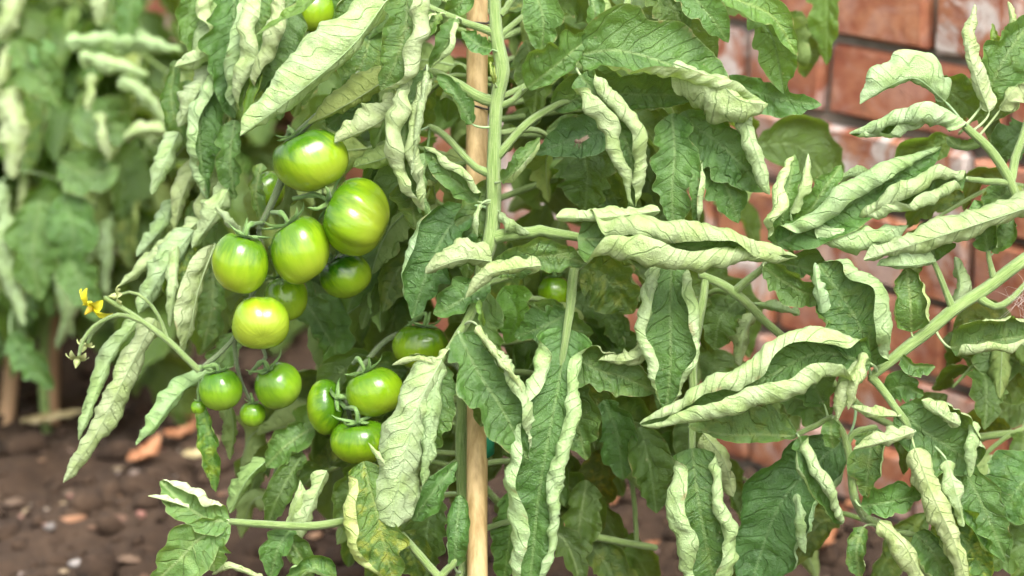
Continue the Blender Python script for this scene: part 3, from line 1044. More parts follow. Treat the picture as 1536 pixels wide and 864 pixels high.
L(A, [(1015, 175), (1065, 205), (1110, 245), (1146, 288)], (46, 58), (60, 30), 5, 1, lobe=.16, col=(.95, 1.0, 1.05, 1), fold=3)
L(A, [(1050, 225), (1085, 270), (1108, 334)], (34, 40), (40, 40), 0, 1.8, lobe=.14)
L(A, [(1052, 240), (1048, 290), (1047, 350)], (15, 17), (150, 60), 20, -.5)
L(A, [(1015, -40), (1045, 0), (1072, 32), (1092, 64)], (30, 28), 25, 5, -2.0, col=(1.1, 1.15, 1.1, 1))
L(A, [(1045, -25), (1112, 2), (1160, 26), (1196, 84)], (34, 26), (40, 40), (-30, -20, 0), -.8, q=.4, col=(1.3, 1.25, .9, 1))
L(A, [(1128, 8), (1160, 60), (1176, 140)], (40, 34), 20, 15, .8, mat='lime', col=(.62, .72, .6, 1), lobe=.03)
L(A, [(1085, 118), (1140, 140), (1190, 152), (1232, 157)], (26, 32), 20, 12, 2.5, col=(.95, 1.05, 1.1, 1))
L(A, [(960, 20), (1020, 40), (1075, 90)], (60, 40), 30, 5, 3.5, mat='leafdim')
L(A, [(985, -30), (1010, 10), (1030, 60)], 40, 40, 10, 3, mat='leafdim')
L(A, [(800, -20), (815, 30), (812, 80)], 34, 30, 10, 6, col=(1.2, 1.2, 1.2, 1))
L(A, [(790, 60), (805, 120), (800, 175)], 34, 40, 10, 9, mat='leafdim')

# --- the big rolled leaf right of the stem, and the node
L(A, [(990, 316), (945, 322), (895, 327), (834, 326)], (24, 28), 125, 166, -3.6, prof=(.4, .3), pet=0)
L(A, [(866, 358), (950, 363), (1060, 374), (1196, 385)], (64, 64), (180, 165), (-14, -4), -3, q=.17, lobe=.13, prof=(.42, .8))
L(A, [(738, 392), (700, 388), (664, 398), (638, 410)], (34, 40), (80, 50), 155, -2.2, q=.2)
L(A, [(812, 398), (765, 404), (728, 415), (699, 446)], (22, 26), (60, 120), 165, -3.4, q=.05)
L(A, [(738, 405), (785, 390), (835, 384), (880, 396)], (30, 34), (35, 110), 8, -1.2, q=.35)
L(A, [(735, 425), (700, 445), (672, 462), (650, 470)], (26, 34), 50, 10, -.8)
L(A, [(700, 310), (668, 350), (640, 410), (618, 478)], (50, 52), (70, 120), 5, .9, q=.45, col=(.85, .95, 1, 1))
L(A, [(722, 306), (714, 330), (716, 356)], 10, 140, 170, -1.5)
L(A, [(750, 318), (768, 332), (795, 350)], (14, 22), (70, 40), 150, -.5)
L(A, [(718, 450), (722, 470), (726, 490)], 9, 70, 30, -2.5, mat='lime')
L(A, [(715, 335), (700, 350), (690, 372)], 24, 40, 15, 1.5)

# --- lower middle
L(A, [(738, 268), (716, 320), (706, 372), (700, 420)], (34, 32), 30, 8, 1.4, mat='leafdim')
L(A, [(728, 436), (722, 490), (728, 540), (738, 590)], (36, 36), 30, -8, .9, mat='leafdim')
L(A, [(745, 530), (735, 580), (722, 640)], (36, 36), 30, 8, .9, mat='leafdim')
L(A, [(470, 640), (430, 668), (398, 700)], (34, 30), (40, 60), 20, 8)
L(A, [(455, 650), (440, 700), (410, 745)], (34, 34), (60, 60), 160, 9)
L(A, [(560, 690), (530, 740), (520, 800)], (40, 40), (60, 60), 10, 6, mat='leafdim')
L(A, [(440, 790), (418, 820), (405, 868)], (26, 28), (70, 40), 10, -2)
L(A, [(420, 788), (445, 825), (470, 868)], (24, 24), (60, 90), 0, -1)
L(A, [(655, 745), (640, 800), (640, 868)], (40, 40), (30, 40), 0, 5, mat='leafdim')
L(A, [(830, 560), (860, 620), (880, 690)], (44, 44), (30, 60), 10, 5)
L(A, [(905, 600), (925, 650), (935, 720)], (40, 40), (30, 60), 10, 9)
L(A, [(960, 640), (975, 700), (985, 770)], (40, 40), (30, 60), -10, 8, mat='leafdim')
L(A, [(880, 720), (870, 780), (860, 850)], (40, 40), (30, 60), -10, 10, mat='leafdim')
L(A, [(688, 500), (718, 560), (752, 612), (792, 690)], (58, 52), (150, 30), -8, -2.2, q=.45, lobe=.15, und=.0020, pucker=.0034)
L(A, [(716, 488), (742, 530), (768, 560), (784, 588)], (24, 16), 200, 160, -4, q=.1)
L(A, [(672, 525), (655, 545), (625, 540), (588, 548)], (16, 22), 200, 150, -3.5, q=.1)
L(A, [(662, 540), (632, 600), (606, 690), (586, 790)], (104, 84), (135, 140), (155, 175), -4.2, lobe=.14, prof=(.5, .28))
L(A, [(660, 548), (648, 610), (644, 670), (634, 728)], (28, 24), 100, 172, -3.8, q=.1, prof=(.5, .6))
L(A, [(664, 545), (655, 590), (646, 640), (636, 690)], (38, 30), (30, 40), -5, -2, und=.0020, pucker=.0034)
L(A, [(850, 492), (838, 575), (824, 650), (808, 745), (794, 885)], (52, 66), (205, 150), 0, .5, q=.42, lobe=.14, und=.0018, pucker=.0028, prof=(.30, .42), arch=1.5)
L(A, [(852, 470), (815, 490), (772, 505)], (26, 34), (30, 20), 0, 2.2)
L(A, [(1008, 385), (1005, 460), (1006, 540), (1000, 612)], (48, 52), (150, 160), 3, .3, q=.55, lobe=.1, prof=(.5, .7), col=(1.1, 1.12, 1.12, 1))
L(A, [(1000, 380), (980, 420), (972, 470), (968, 500)], (16, 20), 120, 165, -.6, q=.1)
L(A, [(845, 520), (890, 552), (935, 566), (985, 588)], (44, 40), (110, 40), 5, 2, q=.45)
L(A, [(985, 520), (945, 540), (898, 540)], (22, 26), (120, 90), 165, .4, q=.1)
L(A, [(870, 400), (910, 420), (950, 470)], 52, 20, 10, 7, mat='leafdim', col=(.85, .85, .7, .7))
L(A, [(755, 430), (775, 470), (760, 515)], 34, 15, 10, 6, mat='lime', col=(.75, .95, .6, 1))
L(A, [(800, 455), (840, 490), (890, 500)], 36, 20, 10, 8, mat='leafdim')
L(A, [(545, 692), (560, 750), (575, 810), (592, 880)], (44, 58), (40, 150), 0, -3, q=.5, lobe=.12, col=(1.15, 1.05, .8, .62))
L(A, [(588, 712), (570, 688), (552, 664)], 13, 150, 170, -3.8)
L(A, [(620, 782), (640, 750), (662, 722), (686, 692)], (22, 26), (20, 80), 10, -1, col=(.9, 1, 1, 1))
L(A, [(682, 850), (684, 805), (690, 742)], (26, 24), (100, 60), 0, 0, col=(.9, 1, 1.05, 1), prof=(.5, .6))
L(A, [(490, 706), (475, 740), (456, 790), (436, 845)], (34, 26), (60, 80), 150, -1, q=.2)
L(A, [(600, 800), (618, 830), (632, 868)], 34, 40, 10, 3, col=(.8, .9, .7, .5), mat='leafdim')
L(A, [(505, 862), (470, 852), (428, 868)], 22, 120, 20, -2)
L(A, [(395, 870), (350, 852), (318, 862)], 14, 150, 160, -2)
L(A, [(770, 735), (765, 800), (755, 880)], 34, 30, 10, 8, col=(1.1, 1.25, .8, 1))
S("leaf_stalk", [(691, 690, 5), (650, 720, 3), (600, 760, 0), (505, 785, -3), (430, 788, -3.5), (345, 782, -3.5)], [6, 6, 6, 6, 6, 5])
S("leaf_stalk", [(700, 830, 4), (680, 880, 1), (655, 862, 0), (628, 830, 0), (603, 800, -.5)], [6, 6, 6, 6, 4])
S("leaf_stalk", [(655, 870, 0), (675, 850, 0), (684, 835, 0)], [6, 6, 5])
# lobed pale leaf low at the left
cw = (1.6, 1.45, 1.75, .95)
L(A, [(345, 782), (310, 778), (275, 755), (240, 722)], (34, 40), (30, 160), 10, -3.5, q=.45, col=cw)
L(A, [(345, 784), (300, 808), (268, 840), (225, 880)], (42, 40), (40, 70), -5, -3.6, q=.5, col=cw)
L(A, [(330, 788), (318, 815), (322, 858)], (30, 28), (50, 40), 5, -3.2, col=cw)
L(A, [(285, 762), (255, 752), (222, 744)], (14, 12), 130, 150, -4.2, col=cw)
L(A, [(430, 790), (445, 750), (450, 720)], 22, 60, 160, -1)

# --- far left, hanging
L(A, [(300, 330), (245, 378), (178, 430)], (22, 26), 110, 172, 13, q=.05)
L(A, [(290, 345), (250, 400), (208, 470)], 36, 80, 165, 12, q=.1)
L(A, [(322, 365), (298, 430), (285, 490), (272, 535)], (46, 36), (70, 60), 120, 9, q=.2)
L(A, [(265, 368), (262, 430), (255, 490)], (16, 20), 120, 165, 11)
L(A, [(285, 365), (275, 420), (280, 470)], 36, 60, 10, 13, col=(.9, 1, .8, .5), mat='leafdim')
L(A, [(232, 478), (190, 560), (145, 650), (95, 724)], (36, 34), (80, 130), 170, 9, q=.1, lobe=.12)
L(A, [(205, 480), (165, 540), (130, 630), (118, 660)], (20, 24), 120, 165, 10)
L(A, [(320, 555), (270, 590), (232, 640), (204, 668)], (24, 22), (60, 60), 150, 9, col=(.85, 1, .9, 1))
L(A, [(300, 600), (315, 660), (324, 738)], (24, 26), (60, 130), 20, 8, col=(.85, 1, .6, .6))
L(A, [(338, 590), (350, 640), (345, 690)], 22, 60, 160, 12, mat='leafdim')
L(A, [(400, 690), (370, 720), (345, 770)], (30, 26), (50, 80), 160, 8, mat='leafdim')
L(A, [(455, 680), (420, 740), (400, 790)], (30, 26), 60, 20, 7, mat='leafdim')

# --- fruit
S("truss_stem", [(540, 110, 4), (490, 160, 3), (452, 196, 2.5), (426, 224, 3), (424, 262, 3.5), (406, 308, 4), (388, 345, 4.5)], [5, 5, 5.5, 5, 6.5, 5, 4], mat='stem2')
S("truss_stem", [(388, 345, 4.5), (392, 400, 6), (372, 470, 7), (398, 530, 8), (392, 545, 8)], [4, 4, 3.5, 3, 3], mat='stem2')
S("truss_stem", [(372, 470, 7), (352, 505, 7), (358, 560, 8), (374, 598, 8)], [3.5, 3.2, 3, 2.5], mat='stem2')
S("truss_stem", [(352, 505, 7), (330, 530, 7), (300, 555, 7)], [3.5, 3.5, 4], mat='stem2')
tm = lambda *a, **k: tomato(A, *a, **k)
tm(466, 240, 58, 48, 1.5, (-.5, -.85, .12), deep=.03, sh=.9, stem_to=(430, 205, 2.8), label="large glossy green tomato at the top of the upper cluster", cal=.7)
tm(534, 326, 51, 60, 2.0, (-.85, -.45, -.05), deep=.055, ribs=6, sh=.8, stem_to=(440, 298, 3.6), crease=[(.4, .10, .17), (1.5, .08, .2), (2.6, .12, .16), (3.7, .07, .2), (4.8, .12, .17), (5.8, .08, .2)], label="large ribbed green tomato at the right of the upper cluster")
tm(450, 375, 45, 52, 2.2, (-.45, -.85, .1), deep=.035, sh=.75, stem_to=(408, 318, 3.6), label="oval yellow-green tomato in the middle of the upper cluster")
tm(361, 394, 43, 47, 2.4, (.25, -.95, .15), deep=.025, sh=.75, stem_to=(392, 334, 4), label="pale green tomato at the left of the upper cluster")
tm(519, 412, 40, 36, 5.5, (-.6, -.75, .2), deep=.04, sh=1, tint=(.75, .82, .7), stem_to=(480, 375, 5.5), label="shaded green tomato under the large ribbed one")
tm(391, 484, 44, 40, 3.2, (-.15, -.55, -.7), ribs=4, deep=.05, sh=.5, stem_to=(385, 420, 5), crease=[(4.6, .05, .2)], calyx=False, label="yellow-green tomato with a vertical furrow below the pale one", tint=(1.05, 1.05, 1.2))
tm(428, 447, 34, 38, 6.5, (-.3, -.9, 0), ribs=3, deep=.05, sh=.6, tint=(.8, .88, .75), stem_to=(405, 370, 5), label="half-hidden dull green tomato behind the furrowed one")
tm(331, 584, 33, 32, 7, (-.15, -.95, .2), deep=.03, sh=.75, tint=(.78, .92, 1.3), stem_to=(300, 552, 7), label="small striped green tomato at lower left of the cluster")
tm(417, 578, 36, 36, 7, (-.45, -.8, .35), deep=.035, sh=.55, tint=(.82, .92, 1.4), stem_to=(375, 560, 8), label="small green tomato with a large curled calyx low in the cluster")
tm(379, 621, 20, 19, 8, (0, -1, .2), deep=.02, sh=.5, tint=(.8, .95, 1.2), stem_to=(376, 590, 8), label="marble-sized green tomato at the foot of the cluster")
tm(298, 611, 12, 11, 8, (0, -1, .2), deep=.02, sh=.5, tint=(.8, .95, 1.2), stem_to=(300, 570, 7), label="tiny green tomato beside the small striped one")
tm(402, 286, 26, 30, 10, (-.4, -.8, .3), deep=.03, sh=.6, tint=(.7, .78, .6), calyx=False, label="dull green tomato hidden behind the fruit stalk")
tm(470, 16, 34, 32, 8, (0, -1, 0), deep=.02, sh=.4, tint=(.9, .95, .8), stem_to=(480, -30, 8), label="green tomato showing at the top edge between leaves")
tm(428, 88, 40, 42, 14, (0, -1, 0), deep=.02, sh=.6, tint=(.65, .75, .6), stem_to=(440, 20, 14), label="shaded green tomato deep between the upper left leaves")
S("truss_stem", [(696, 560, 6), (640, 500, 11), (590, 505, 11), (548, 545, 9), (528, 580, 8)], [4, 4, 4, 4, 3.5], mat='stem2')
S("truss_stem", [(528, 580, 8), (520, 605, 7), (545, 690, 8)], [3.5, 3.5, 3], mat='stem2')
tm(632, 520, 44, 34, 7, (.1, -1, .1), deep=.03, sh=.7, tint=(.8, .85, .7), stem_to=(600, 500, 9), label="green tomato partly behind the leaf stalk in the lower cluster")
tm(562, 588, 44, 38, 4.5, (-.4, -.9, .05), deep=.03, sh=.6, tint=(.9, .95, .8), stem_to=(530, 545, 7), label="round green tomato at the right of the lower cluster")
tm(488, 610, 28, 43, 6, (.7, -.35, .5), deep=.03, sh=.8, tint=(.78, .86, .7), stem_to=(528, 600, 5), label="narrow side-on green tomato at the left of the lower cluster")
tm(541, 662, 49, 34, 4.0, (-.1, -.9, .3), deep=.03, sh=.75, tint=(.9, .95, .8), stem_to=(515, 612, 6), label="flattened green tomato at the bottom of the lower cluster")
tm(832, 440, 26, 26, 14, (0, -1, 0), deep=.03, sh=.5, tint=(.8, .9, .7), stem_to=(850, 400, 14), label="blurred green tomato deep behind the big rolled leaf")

L(A, [(392, 245), (384, 285), (390, 330)], (20, 18), (60, 90), 10, 6.5)
# --- flowering truss at the left
S("truss_stem", [(300, 556, 7), (272, 530, 7), (248, 508, 7), (215, 483, 7), (178, 458, 7), (158, 446, 7)], [5, 5, 5, 4, 3.5, 3], mat='stem')
S("truss_stem", [(250, 510, 7), (240, 478, 7), (222, 452, 7), (200, 438, 7), (180, 442, 7)], [4, 3, 2.5, 2.2, 2], mat='stem')
S("truss_stem", [(215, 484, 7), (180, 472, 6.6), (145, 486, 6.4), (124, 512, 6.4), (118, 535, 6.4)], [3.5, 3.2, 3, 3, 2.5], mat='stem')
S("truss_stem", [(160, 478, 6.6), (138, 500, 7), (132, 515, 7)], [2.5, 2.5, 2.5], mat='stem')


def bloom(x, y, d, ax2, name, pl, np_, mat_p, core, r):
    c = at(x, y, d)
    ax = nrm(RT * ax2[0] - UPV * ax2[1] - FW * ax2[2])
    Cc = np.linspace(c, c + ax * core, 8)
    V, F, lc = tube_arrays(Cc, np.array([.2, .8, 1, 1, .85, .6, .35, .08]) * r, 8, .05)
    f = mesh_obj(name, V, F, M['cone' if name == 'flower' else 'bud'], c, A, attrs={'lc': lc})
    e1 = nrm(np.cross(ax, RT + .3 * UPV))
    e2 = np.cross(ax, e1)
    for k in range(np_):
        a = 2 * math.pi * k / np_ + .3
        out = e1 * math.cos(a) + e2 * math.sin(a)
        W = [c, c + out * pl * .45 + ax * pl * .12, c + out * pl * .85 - ax * pl * .05, c + out * pl * 1.05 - ax * pl * .30]
        Cw = spline(W, 13)
        Vp, Fp, lcp, php, snp, _, _ = leaf_surface(Cw, np.tile(ax, (13, 1)), pl * .36, pl * .36, 20, 20, nv=12, m=4, pucker=0, lobe=0, wave=.1)
        mesh_obj("petal" if name == 'flower' else "sepal", Vp, Fp, M[mat_p], c, f)
    return f


bloom(140, 458, 7, (-.6, .7, .3), "flower", .0155, 6, 'petal', .010, .0026)
bloom(116, 536, 6.4, (-.1, .95, .3), "flower_bud", .009, 5, 'bud', .009, .0028)
bloom(128, 516, 7, (-.3, .9, .2), "flower_bud", .007, 5, 'bud', .007, .0022)
bloom(178, 443, 7, (-.9, .1, .2), "flower_bud", .008, 5, 'bud', .008, .0024)

# --- fuller growth behind, deeper in the plant
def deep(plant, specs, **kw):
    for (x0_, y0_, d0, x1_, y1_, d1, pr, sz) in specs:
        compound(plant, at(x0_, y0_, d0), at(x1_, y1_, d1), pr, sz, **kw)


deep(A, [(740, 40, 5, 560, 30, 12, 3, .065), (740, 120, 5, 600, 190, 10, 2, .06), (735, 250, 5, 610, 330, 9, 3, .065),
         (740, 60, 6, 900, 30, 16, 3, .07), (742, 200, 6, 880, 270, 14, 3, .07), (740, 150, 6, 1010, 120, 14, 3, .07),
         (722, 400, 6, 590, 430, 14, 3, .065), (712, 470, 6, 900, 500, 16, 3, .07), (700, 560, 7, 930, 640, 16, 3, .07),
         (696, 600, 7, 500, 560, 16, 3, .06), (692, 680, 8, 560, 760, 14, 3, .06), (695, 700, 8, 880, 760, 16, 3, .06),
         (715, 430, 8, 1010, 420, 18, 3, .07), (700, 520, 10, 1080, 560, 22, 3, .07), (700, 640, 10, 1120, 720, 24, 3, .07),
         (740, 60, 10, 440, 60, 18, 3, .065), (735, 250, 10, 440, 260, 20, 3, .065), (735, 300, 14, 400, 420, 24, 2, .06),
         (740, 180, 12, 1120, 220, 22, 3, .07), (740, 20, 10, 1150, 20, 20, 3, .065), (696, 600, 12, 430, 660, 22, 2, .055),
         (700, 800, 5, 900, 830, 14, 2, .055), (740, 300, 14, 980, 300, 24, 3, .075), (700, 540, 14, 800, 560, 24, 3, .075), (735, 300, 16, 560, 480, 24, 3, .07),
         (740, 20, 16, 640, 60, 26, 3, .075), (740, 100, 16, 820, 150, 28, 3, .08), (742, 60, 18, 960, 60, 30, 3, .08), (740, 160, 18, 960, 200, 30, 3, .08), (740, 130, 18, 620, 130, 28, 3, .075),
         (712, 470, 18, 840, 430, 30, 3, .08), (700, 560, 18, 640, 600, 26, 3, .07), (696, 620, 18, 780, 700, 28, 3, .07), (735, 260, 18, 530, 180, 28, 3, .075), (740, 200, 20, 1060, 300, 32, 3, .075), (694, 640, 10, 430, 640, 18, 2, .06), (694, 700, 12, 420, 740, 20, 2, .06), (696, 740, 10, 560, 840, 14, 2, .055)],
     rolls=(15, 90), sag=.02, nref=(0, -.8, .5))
S("leaf_stalk", [(700, 700, 6), (760, 765, 9), (828, 790, 10), (900, 806, 11), (985, 822, 12)], [6, 6, 6, 6, 5])
S("leaf_stalk", [(955, 815, 12), (950, 740, 12), (935, 680, 13), (890, 655, 14)], [4, 4, 4, 3])
L(A, [(905, 672, 14), (902, 715, 14), (898, 765, 14)], 36, 20, 10, 0, mat='leafdim', col=(1.1, .85, .5, .6))

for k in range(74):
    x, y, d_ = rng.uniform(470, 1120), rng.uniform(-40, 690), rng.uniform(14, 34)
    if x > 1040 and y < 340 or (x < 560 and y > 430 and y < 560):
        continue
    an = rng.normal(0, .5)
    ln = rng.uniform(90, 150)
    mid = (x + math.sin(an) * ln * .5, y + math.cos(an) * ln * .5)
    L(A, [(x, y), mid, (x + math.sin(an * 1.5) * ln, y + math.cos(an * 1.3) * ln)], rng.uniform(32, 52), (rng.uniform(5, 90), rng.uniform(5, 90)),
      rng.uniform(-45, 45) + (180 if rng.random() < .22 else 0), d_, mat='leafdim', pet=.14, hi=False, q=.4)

# ------------------------------------------------------------------ the plant at the right
rb_ = on_ground(1660, 800)
rb_ = at(1660, 864, 20)
B = thing("tomato_plant", "tomato plant with rolled pale leaves reaching in from the right before the bricks", "tomato plant", (rb_[0], rb_[1], 0))
S = lambda n, P, r, **k: stalk(B, n, P, r, **{'hairs': 9, **k})
g1 = at(1650, 864, 18)
stalk(B, "main_stem", [at(1575, -60, 6), at(1580, 120, 6), at(1600, 300, 8), at(1625, 560, 12), g1, np.array([rb_[0], rb_[1], -.02])], 11 * PXM, world=True)
S("leaf_stalk", [(1610, 355, 8), (1570, 365, 3), (1536, 388, 0), (1483, 429, -.5), (1431, 464, -1), (1379, 508, -1), (1330, 548, -1), (1306, 568, -1)], [10, 10, 10, 9.5, 9.5, 9, 8, 6])
S("leaf_stalk", [(1306, 566, -1), (1322, 582, -1), (1340, 606, -1.2), (1366, 645, -1)], [7, 6, 6, 5])
S("leaf_stalk", [(1429, 465, -1), (1420, 440, -1.2), (1408, 408, -1.4), (1398, 388, -1.4)], [6, 5, 4.5, 3.5])
S("leaf_stalk", [(1492, 424, -.5), (1487, 402, -.6), (1482, 376, -.6)], [6, 4.5, 3.5])
S("leaf_stalk", [(1470, 446, -.6), (1490, 459, -1), (1512, 452, -.5), (1540, 425, 0)], [7, 5.5, 5, 4])
S("leaf_stalk", [(1600, 320, 8), (1560, 330, 3), (1528, 302, 0), (1511, 264, -.5), (1483, 222, -.8), (1447, 188, -1)], [8, 8, 8, 7.5, 7, 6])
S("leaf_stalk", [(1516, 272, -.3), (1527, 225, .5), (1542, 180, 1.5), (1560, 120, 3)], [7, 6, 6, 6])
S("leaf_stalk", [(1514, 275, -.5), (1485, 272, -.8), (1449, 268, -1)], [5, 4.5, 4])
# branch entering from behind the big rolled leaf
S("leaf_stalk", [(1300, 620, 8), (1200, 530, 6), (1147, 481, 5), (1102, 438, 4), (1050, 412, 4)], [6, 6, 6, 7, 6])
S("leaf_stalk", [(1102, 438, 4), (1125, 418, 3), (1147, 400, 2), (1162, 368, 1), (1195, 348, .5), (1255, 340, 0)], [6.5, 6, 5.5, 6, 5, 4])
S("leaf_stalk", [(1058, 420, 4), (1052, 460, 3.5), (1040, 520, 3), (1039, 600, 2), (1037, 680, 1)], [6, 7, 7, 6, 5])
S("leaf_stalk", [(1330, 790, 6), (1300, 776, 3), (1281, 745, 1), (1276, 700, .5), (1266, 655, .5), (1250, 625, 0)], [6, 6.5, 6.5, 6, 6, 5])
S("leaf_stalk", [(1268, 672, .5), (1284, 648, .5), (1315, 640, .5)], [5, 5, 4])
S("leaf_stalk", [(1296, 772, 3), (1325, 793, 1), (1372, 802, .5)], [5, 5, 4])
S("leaf_stalk", [(1250, 625, 0), (1225, 637, 0), (1195, 652, 0)], [4.5, 4.5, 4])
stalk(B, "leaf_stalk", [at(1330, 790, 6), at(1420, 880, 10), at(1540, 900, 16), g1 + [0, 0, -.03]], 6 * PXM, world=True)
stalk(B, "leaf_stalk", [at(1300, 620, 8), at(1400, 660, 11), at(1520, 650, 13), at(1632, 640, 14)], 6 * PXM, world=True)

# upper right
L(B, [(1418, 152), (1375, 118), (1335, 128), (1290, 156)], (26, 44), (40, 35), 150, 1.5, q=.3, fold=(20, 10))
L(B, [(1448, 186), (1402, 160), (1345, 172), (1274, 200)], (46, 50), (200, 200), (-60, -45), -1.5, q=.12)
L(B, [(1484, 168), (1462, 110), (1452, 60), (1462, 6)], (26, 26), (70, 60), 165, -1, q=.15)
L(B, [(1478, 150), (1500, 100), (1525, 60), (1560, 20)], (44, 58), (60, 30), 0, 0, und=.0020, pucker=.0034, lobe=.15)
L(B, [(1500, 165), (1515, 140), (1545, 105)], (24, 34), 30, 160, -.8)
L(B, [(1510, 60), (1518, 30), (1512, 2)], (14, 12), 80, 165, .8)
L(B, [(1500, 75), (1492, 55), (1488, 35)], 10, 80, 20, 1, mat='lime')
L(B, [(1405, 120), (1440, 150), (1475, 175)], (40, 36), 30, 5, 3.5, mat='leafdim')
L(B, [(1545, 190), (1515, 215), (1490, 240)], (40, 36), 20, 5, 4, col=(.7, .85, .95, 1), mat='leafdim')
L(B, [(1545, 110), (1500, 140), (1470, 190)], (40, 36), 20, 5, 6, mat='leafdim')
L(B, [(1470, 215), (1440, 220), (1418, 205)], 14, 40, 30, 2, mat='leafdim')
# middle right
L(B, [(1164, 366), (1175, 320), (1183, 280), (1192, 232)], (40, 30), (165, 40), 8, -.5, q=.3, col=(1.2, 1.2, 1.1, 1))
L(B, [(1186, 320), (1202, 280), (1212, 230)], (14, 16), 120, 150, -1.8, q=.1)
L(B, [(1196, 345), (1222, 305), (1244, 272), (1262, 248)], (24, 30), (30, 60), 10, .5, col=(1.2, 1.2, 1.1, 1))
L(B, [(1255, 270), (1290, 258), (1324, 262)], (18, 18), 100, 165, 1.5, q=.05)
L(B, [(1166, 366), (1235, 330), (1310, 286), (1412, 220)], (54, 44), (225, 60), (0, 5), -.8, q=.2, prof=(.45, .7))
L(B, [(1222, 342), (1270, 348), (1318, 345), (1362, 338)], (30, 36), (60, 40), 150, -1.8, q=.2)
L(B, [(1449, 268), (1400, 272), (1345, 298), (1284, 328)], (44, 46), (205, 205), (-20, -10), -1.6, q=.2)
L(B, [(1560, 305), (1470, 335), (1385, 362), (1296, 390)], (40, 42), (90, 110), 165, -3.2, q=.1, prof=(.4, .5))
L(B, [(1402, 392), (1365, 398), (1315, 398)], (26, 34), (80, 50), 150, -2.2, q=.2)
L(B, [(1404, 392), (1395, 360), (1380, 335)], (36, 40), 40, 5, -.3)
L(B, [(1482, 378), (1475, 340), (1462, 300)], (30, 28), (50, 110), 5, -.6)
L(B, [(1490, 380), (1508, 350), (1515, 320)], (22, 20), 90, 10, -.2)
L(B, [(1520, 280), (1495, 300), (1470, 330)], (30, 26), 60, 20, 1.2)
L(B, [(1367, 498), (1366, 460), (1360, 400)], (32, 32), (110, 130), 5, -1.2, q=.45)
L(B, [(1425, 465), (1440, 430), (1432, 385)], (28, 28), 40, 165, 1.2)
L(B, [(1426, 522), (1462, 515), (1500, 510), (1560, 500)], (58, 30), (90, 170), (5, 0), -1.6, q=.30)
L(B, [(1352, 534), (1370, 548), (1403, 550)], (13, 18), (60, 60), 15, -1.2)
L(B, [(1548, 540), (1500, 530), (1455, 480)], (50, 50), 30, 5, 10, mat='leafdim')
L(B, [(1540, 600, 6), (1500, 560, 5), (1440, 530, 5)], (36, 36), 30, 5, 6, mat='leafdim')
# the flap-topped leaf and its long double-rolled neighbour
L(B, [(1304, 552), (1296, 505), (1270, 455), (1228, 396)], (64, 64), (110, 150), 0, -1.6, q=.5, und=.0020, pucker=.0034, lobe=.12, prof=(.5, .6))
L(B, [(1234, 470), (1226, 430), (1222, 394)], (20, 16), (90, 80), 160, -3, q=.2)
L(B, [(1306, 545), (1225, 530), (1135, 575), (1045, 612), (960, 636)], (60, 60), (165, 155), (5, -5), -2.5, q=.24, lobe=.12, prof=(.45, .75))
L(B, [(1290, 530), (1272, 580), (1256, 632)], (24, 22), 110, 165, -2.5, q=.1)
L(B, [(1296, 528), (1284, 575), (1272, 615)], (18, 18), 110, 175, -3, q=.1)
L(B, [(1236, 606), (1218, 575), (1192, 538)], (36, 36), 25, 5, .5, col=(1.1, 1.1, 1.1, 1))
L(B, [(1196, 654), (1140, 652), (1085, 652), (1032, 640)], (14, 52), (40, 25), 10, -.6, lobe=.12)
L(B, [(1245, 630), (1215, 605), (1165, 590)], (36, 30), 30, 5, 1.8)
L(B, [(1248, 628), (1246, 648), (1250, 672)], 15, 20, 5, -.8, prof=(.6, .6))
L(B, [(1198, 655), (1222, 700), (1244, 745), (1264, 786)], (34, 34), (190, 130), 20, -1.6, q=.15)
# lower right
L(B, [(1345, 614), (1390, 650), (1425, 672), (1462, 700)], (70, 56), (120, 60), 0, -.8, q=.5, lobe=.14, prof=(.5, .6))
L(B, [(1440, 638), (1420, 628), (1382, 600)], (20, 22), 100, 165, -3, q=.1)
L(B, [(1462, 632), (1460, 670), (1455, 716)], (22, 18), 90, 165, -2.5, q=.1)
L(B, [(1372, 648), (1335, 660), (1280, 674)], (20, 26), (120, 100), 165, -2.5, q=.1)
L(B, [(1346, 624), (1312, 622), (1276, 610)], (16, 20), 110, 160, -2, q=.1)
L(B, [(1326, 590), (1352, 580), (1385, 592)], (24, 28), 40, 5, 0)
L(B, [(1372, 672), (1400, 745), (1432, 815), (1452, 880)], (38, 36), (80, 100), 168, -2.8, q=.12, prof=(.4, .6))
L(B, [(1420, 690), (1434, 740), (1446, 790)], (24, 26), 100, 165, -2, q=.1)
L(B, [(1440, 690), (1475, 760), (1492, 800), (1512, 845)], (34, 40), (30, 130), 0, -.5, q=.5)
L(B, [(1400, 745), (1440, 800), (1485, 870)], (50, 44), (60, 30), 5, .2, col=(.9, 1, .8, .35))
L(B, [(1570, 690), (1525, 735), (1488, 780)], (64, 64), 20, 5, 5, col=(.85, 1, 1, .9))
L(B, [(1575, 800), (1530, 820), (1480, 850)], (50, 50), 30, 5, 6, mat='leafdim')
L(B, [(1580, 570, 18), (1530, 600, 18), (1475, 635, 18)], (50, 50), 20, 5, 0, mat='leafdim')
L(B, [(1312, 640), (1304, 690), (1298, 748)], (28, 34), (110, 25), 5, .5, q=.5)
L(B, [(1292, 760), (1335, 752), (1385, 742)], (34, 26), (50, 30), 10, 0)
L(B, [(1318, 782), (1355, 815), (1388, 876)], (30, 34), (60, 80), 160, -1, q=.2)
L(B, [(1372, 800), (1400, 830), (1425, 870)], (36, 34), (100, 40), 5, 0)
L(B, [(1295, 790), (1285, 825), (1290, 870)], (22, 24), 80, 5, .5)
L(B, [(1272, 655), (1225, 695), (1168, 760), (1125, 880)], (62, 70), (130, 90), 0, 5, q=.6, lobe=.12, prof=(.5, .45), col=(.8, .95, 1, 1))
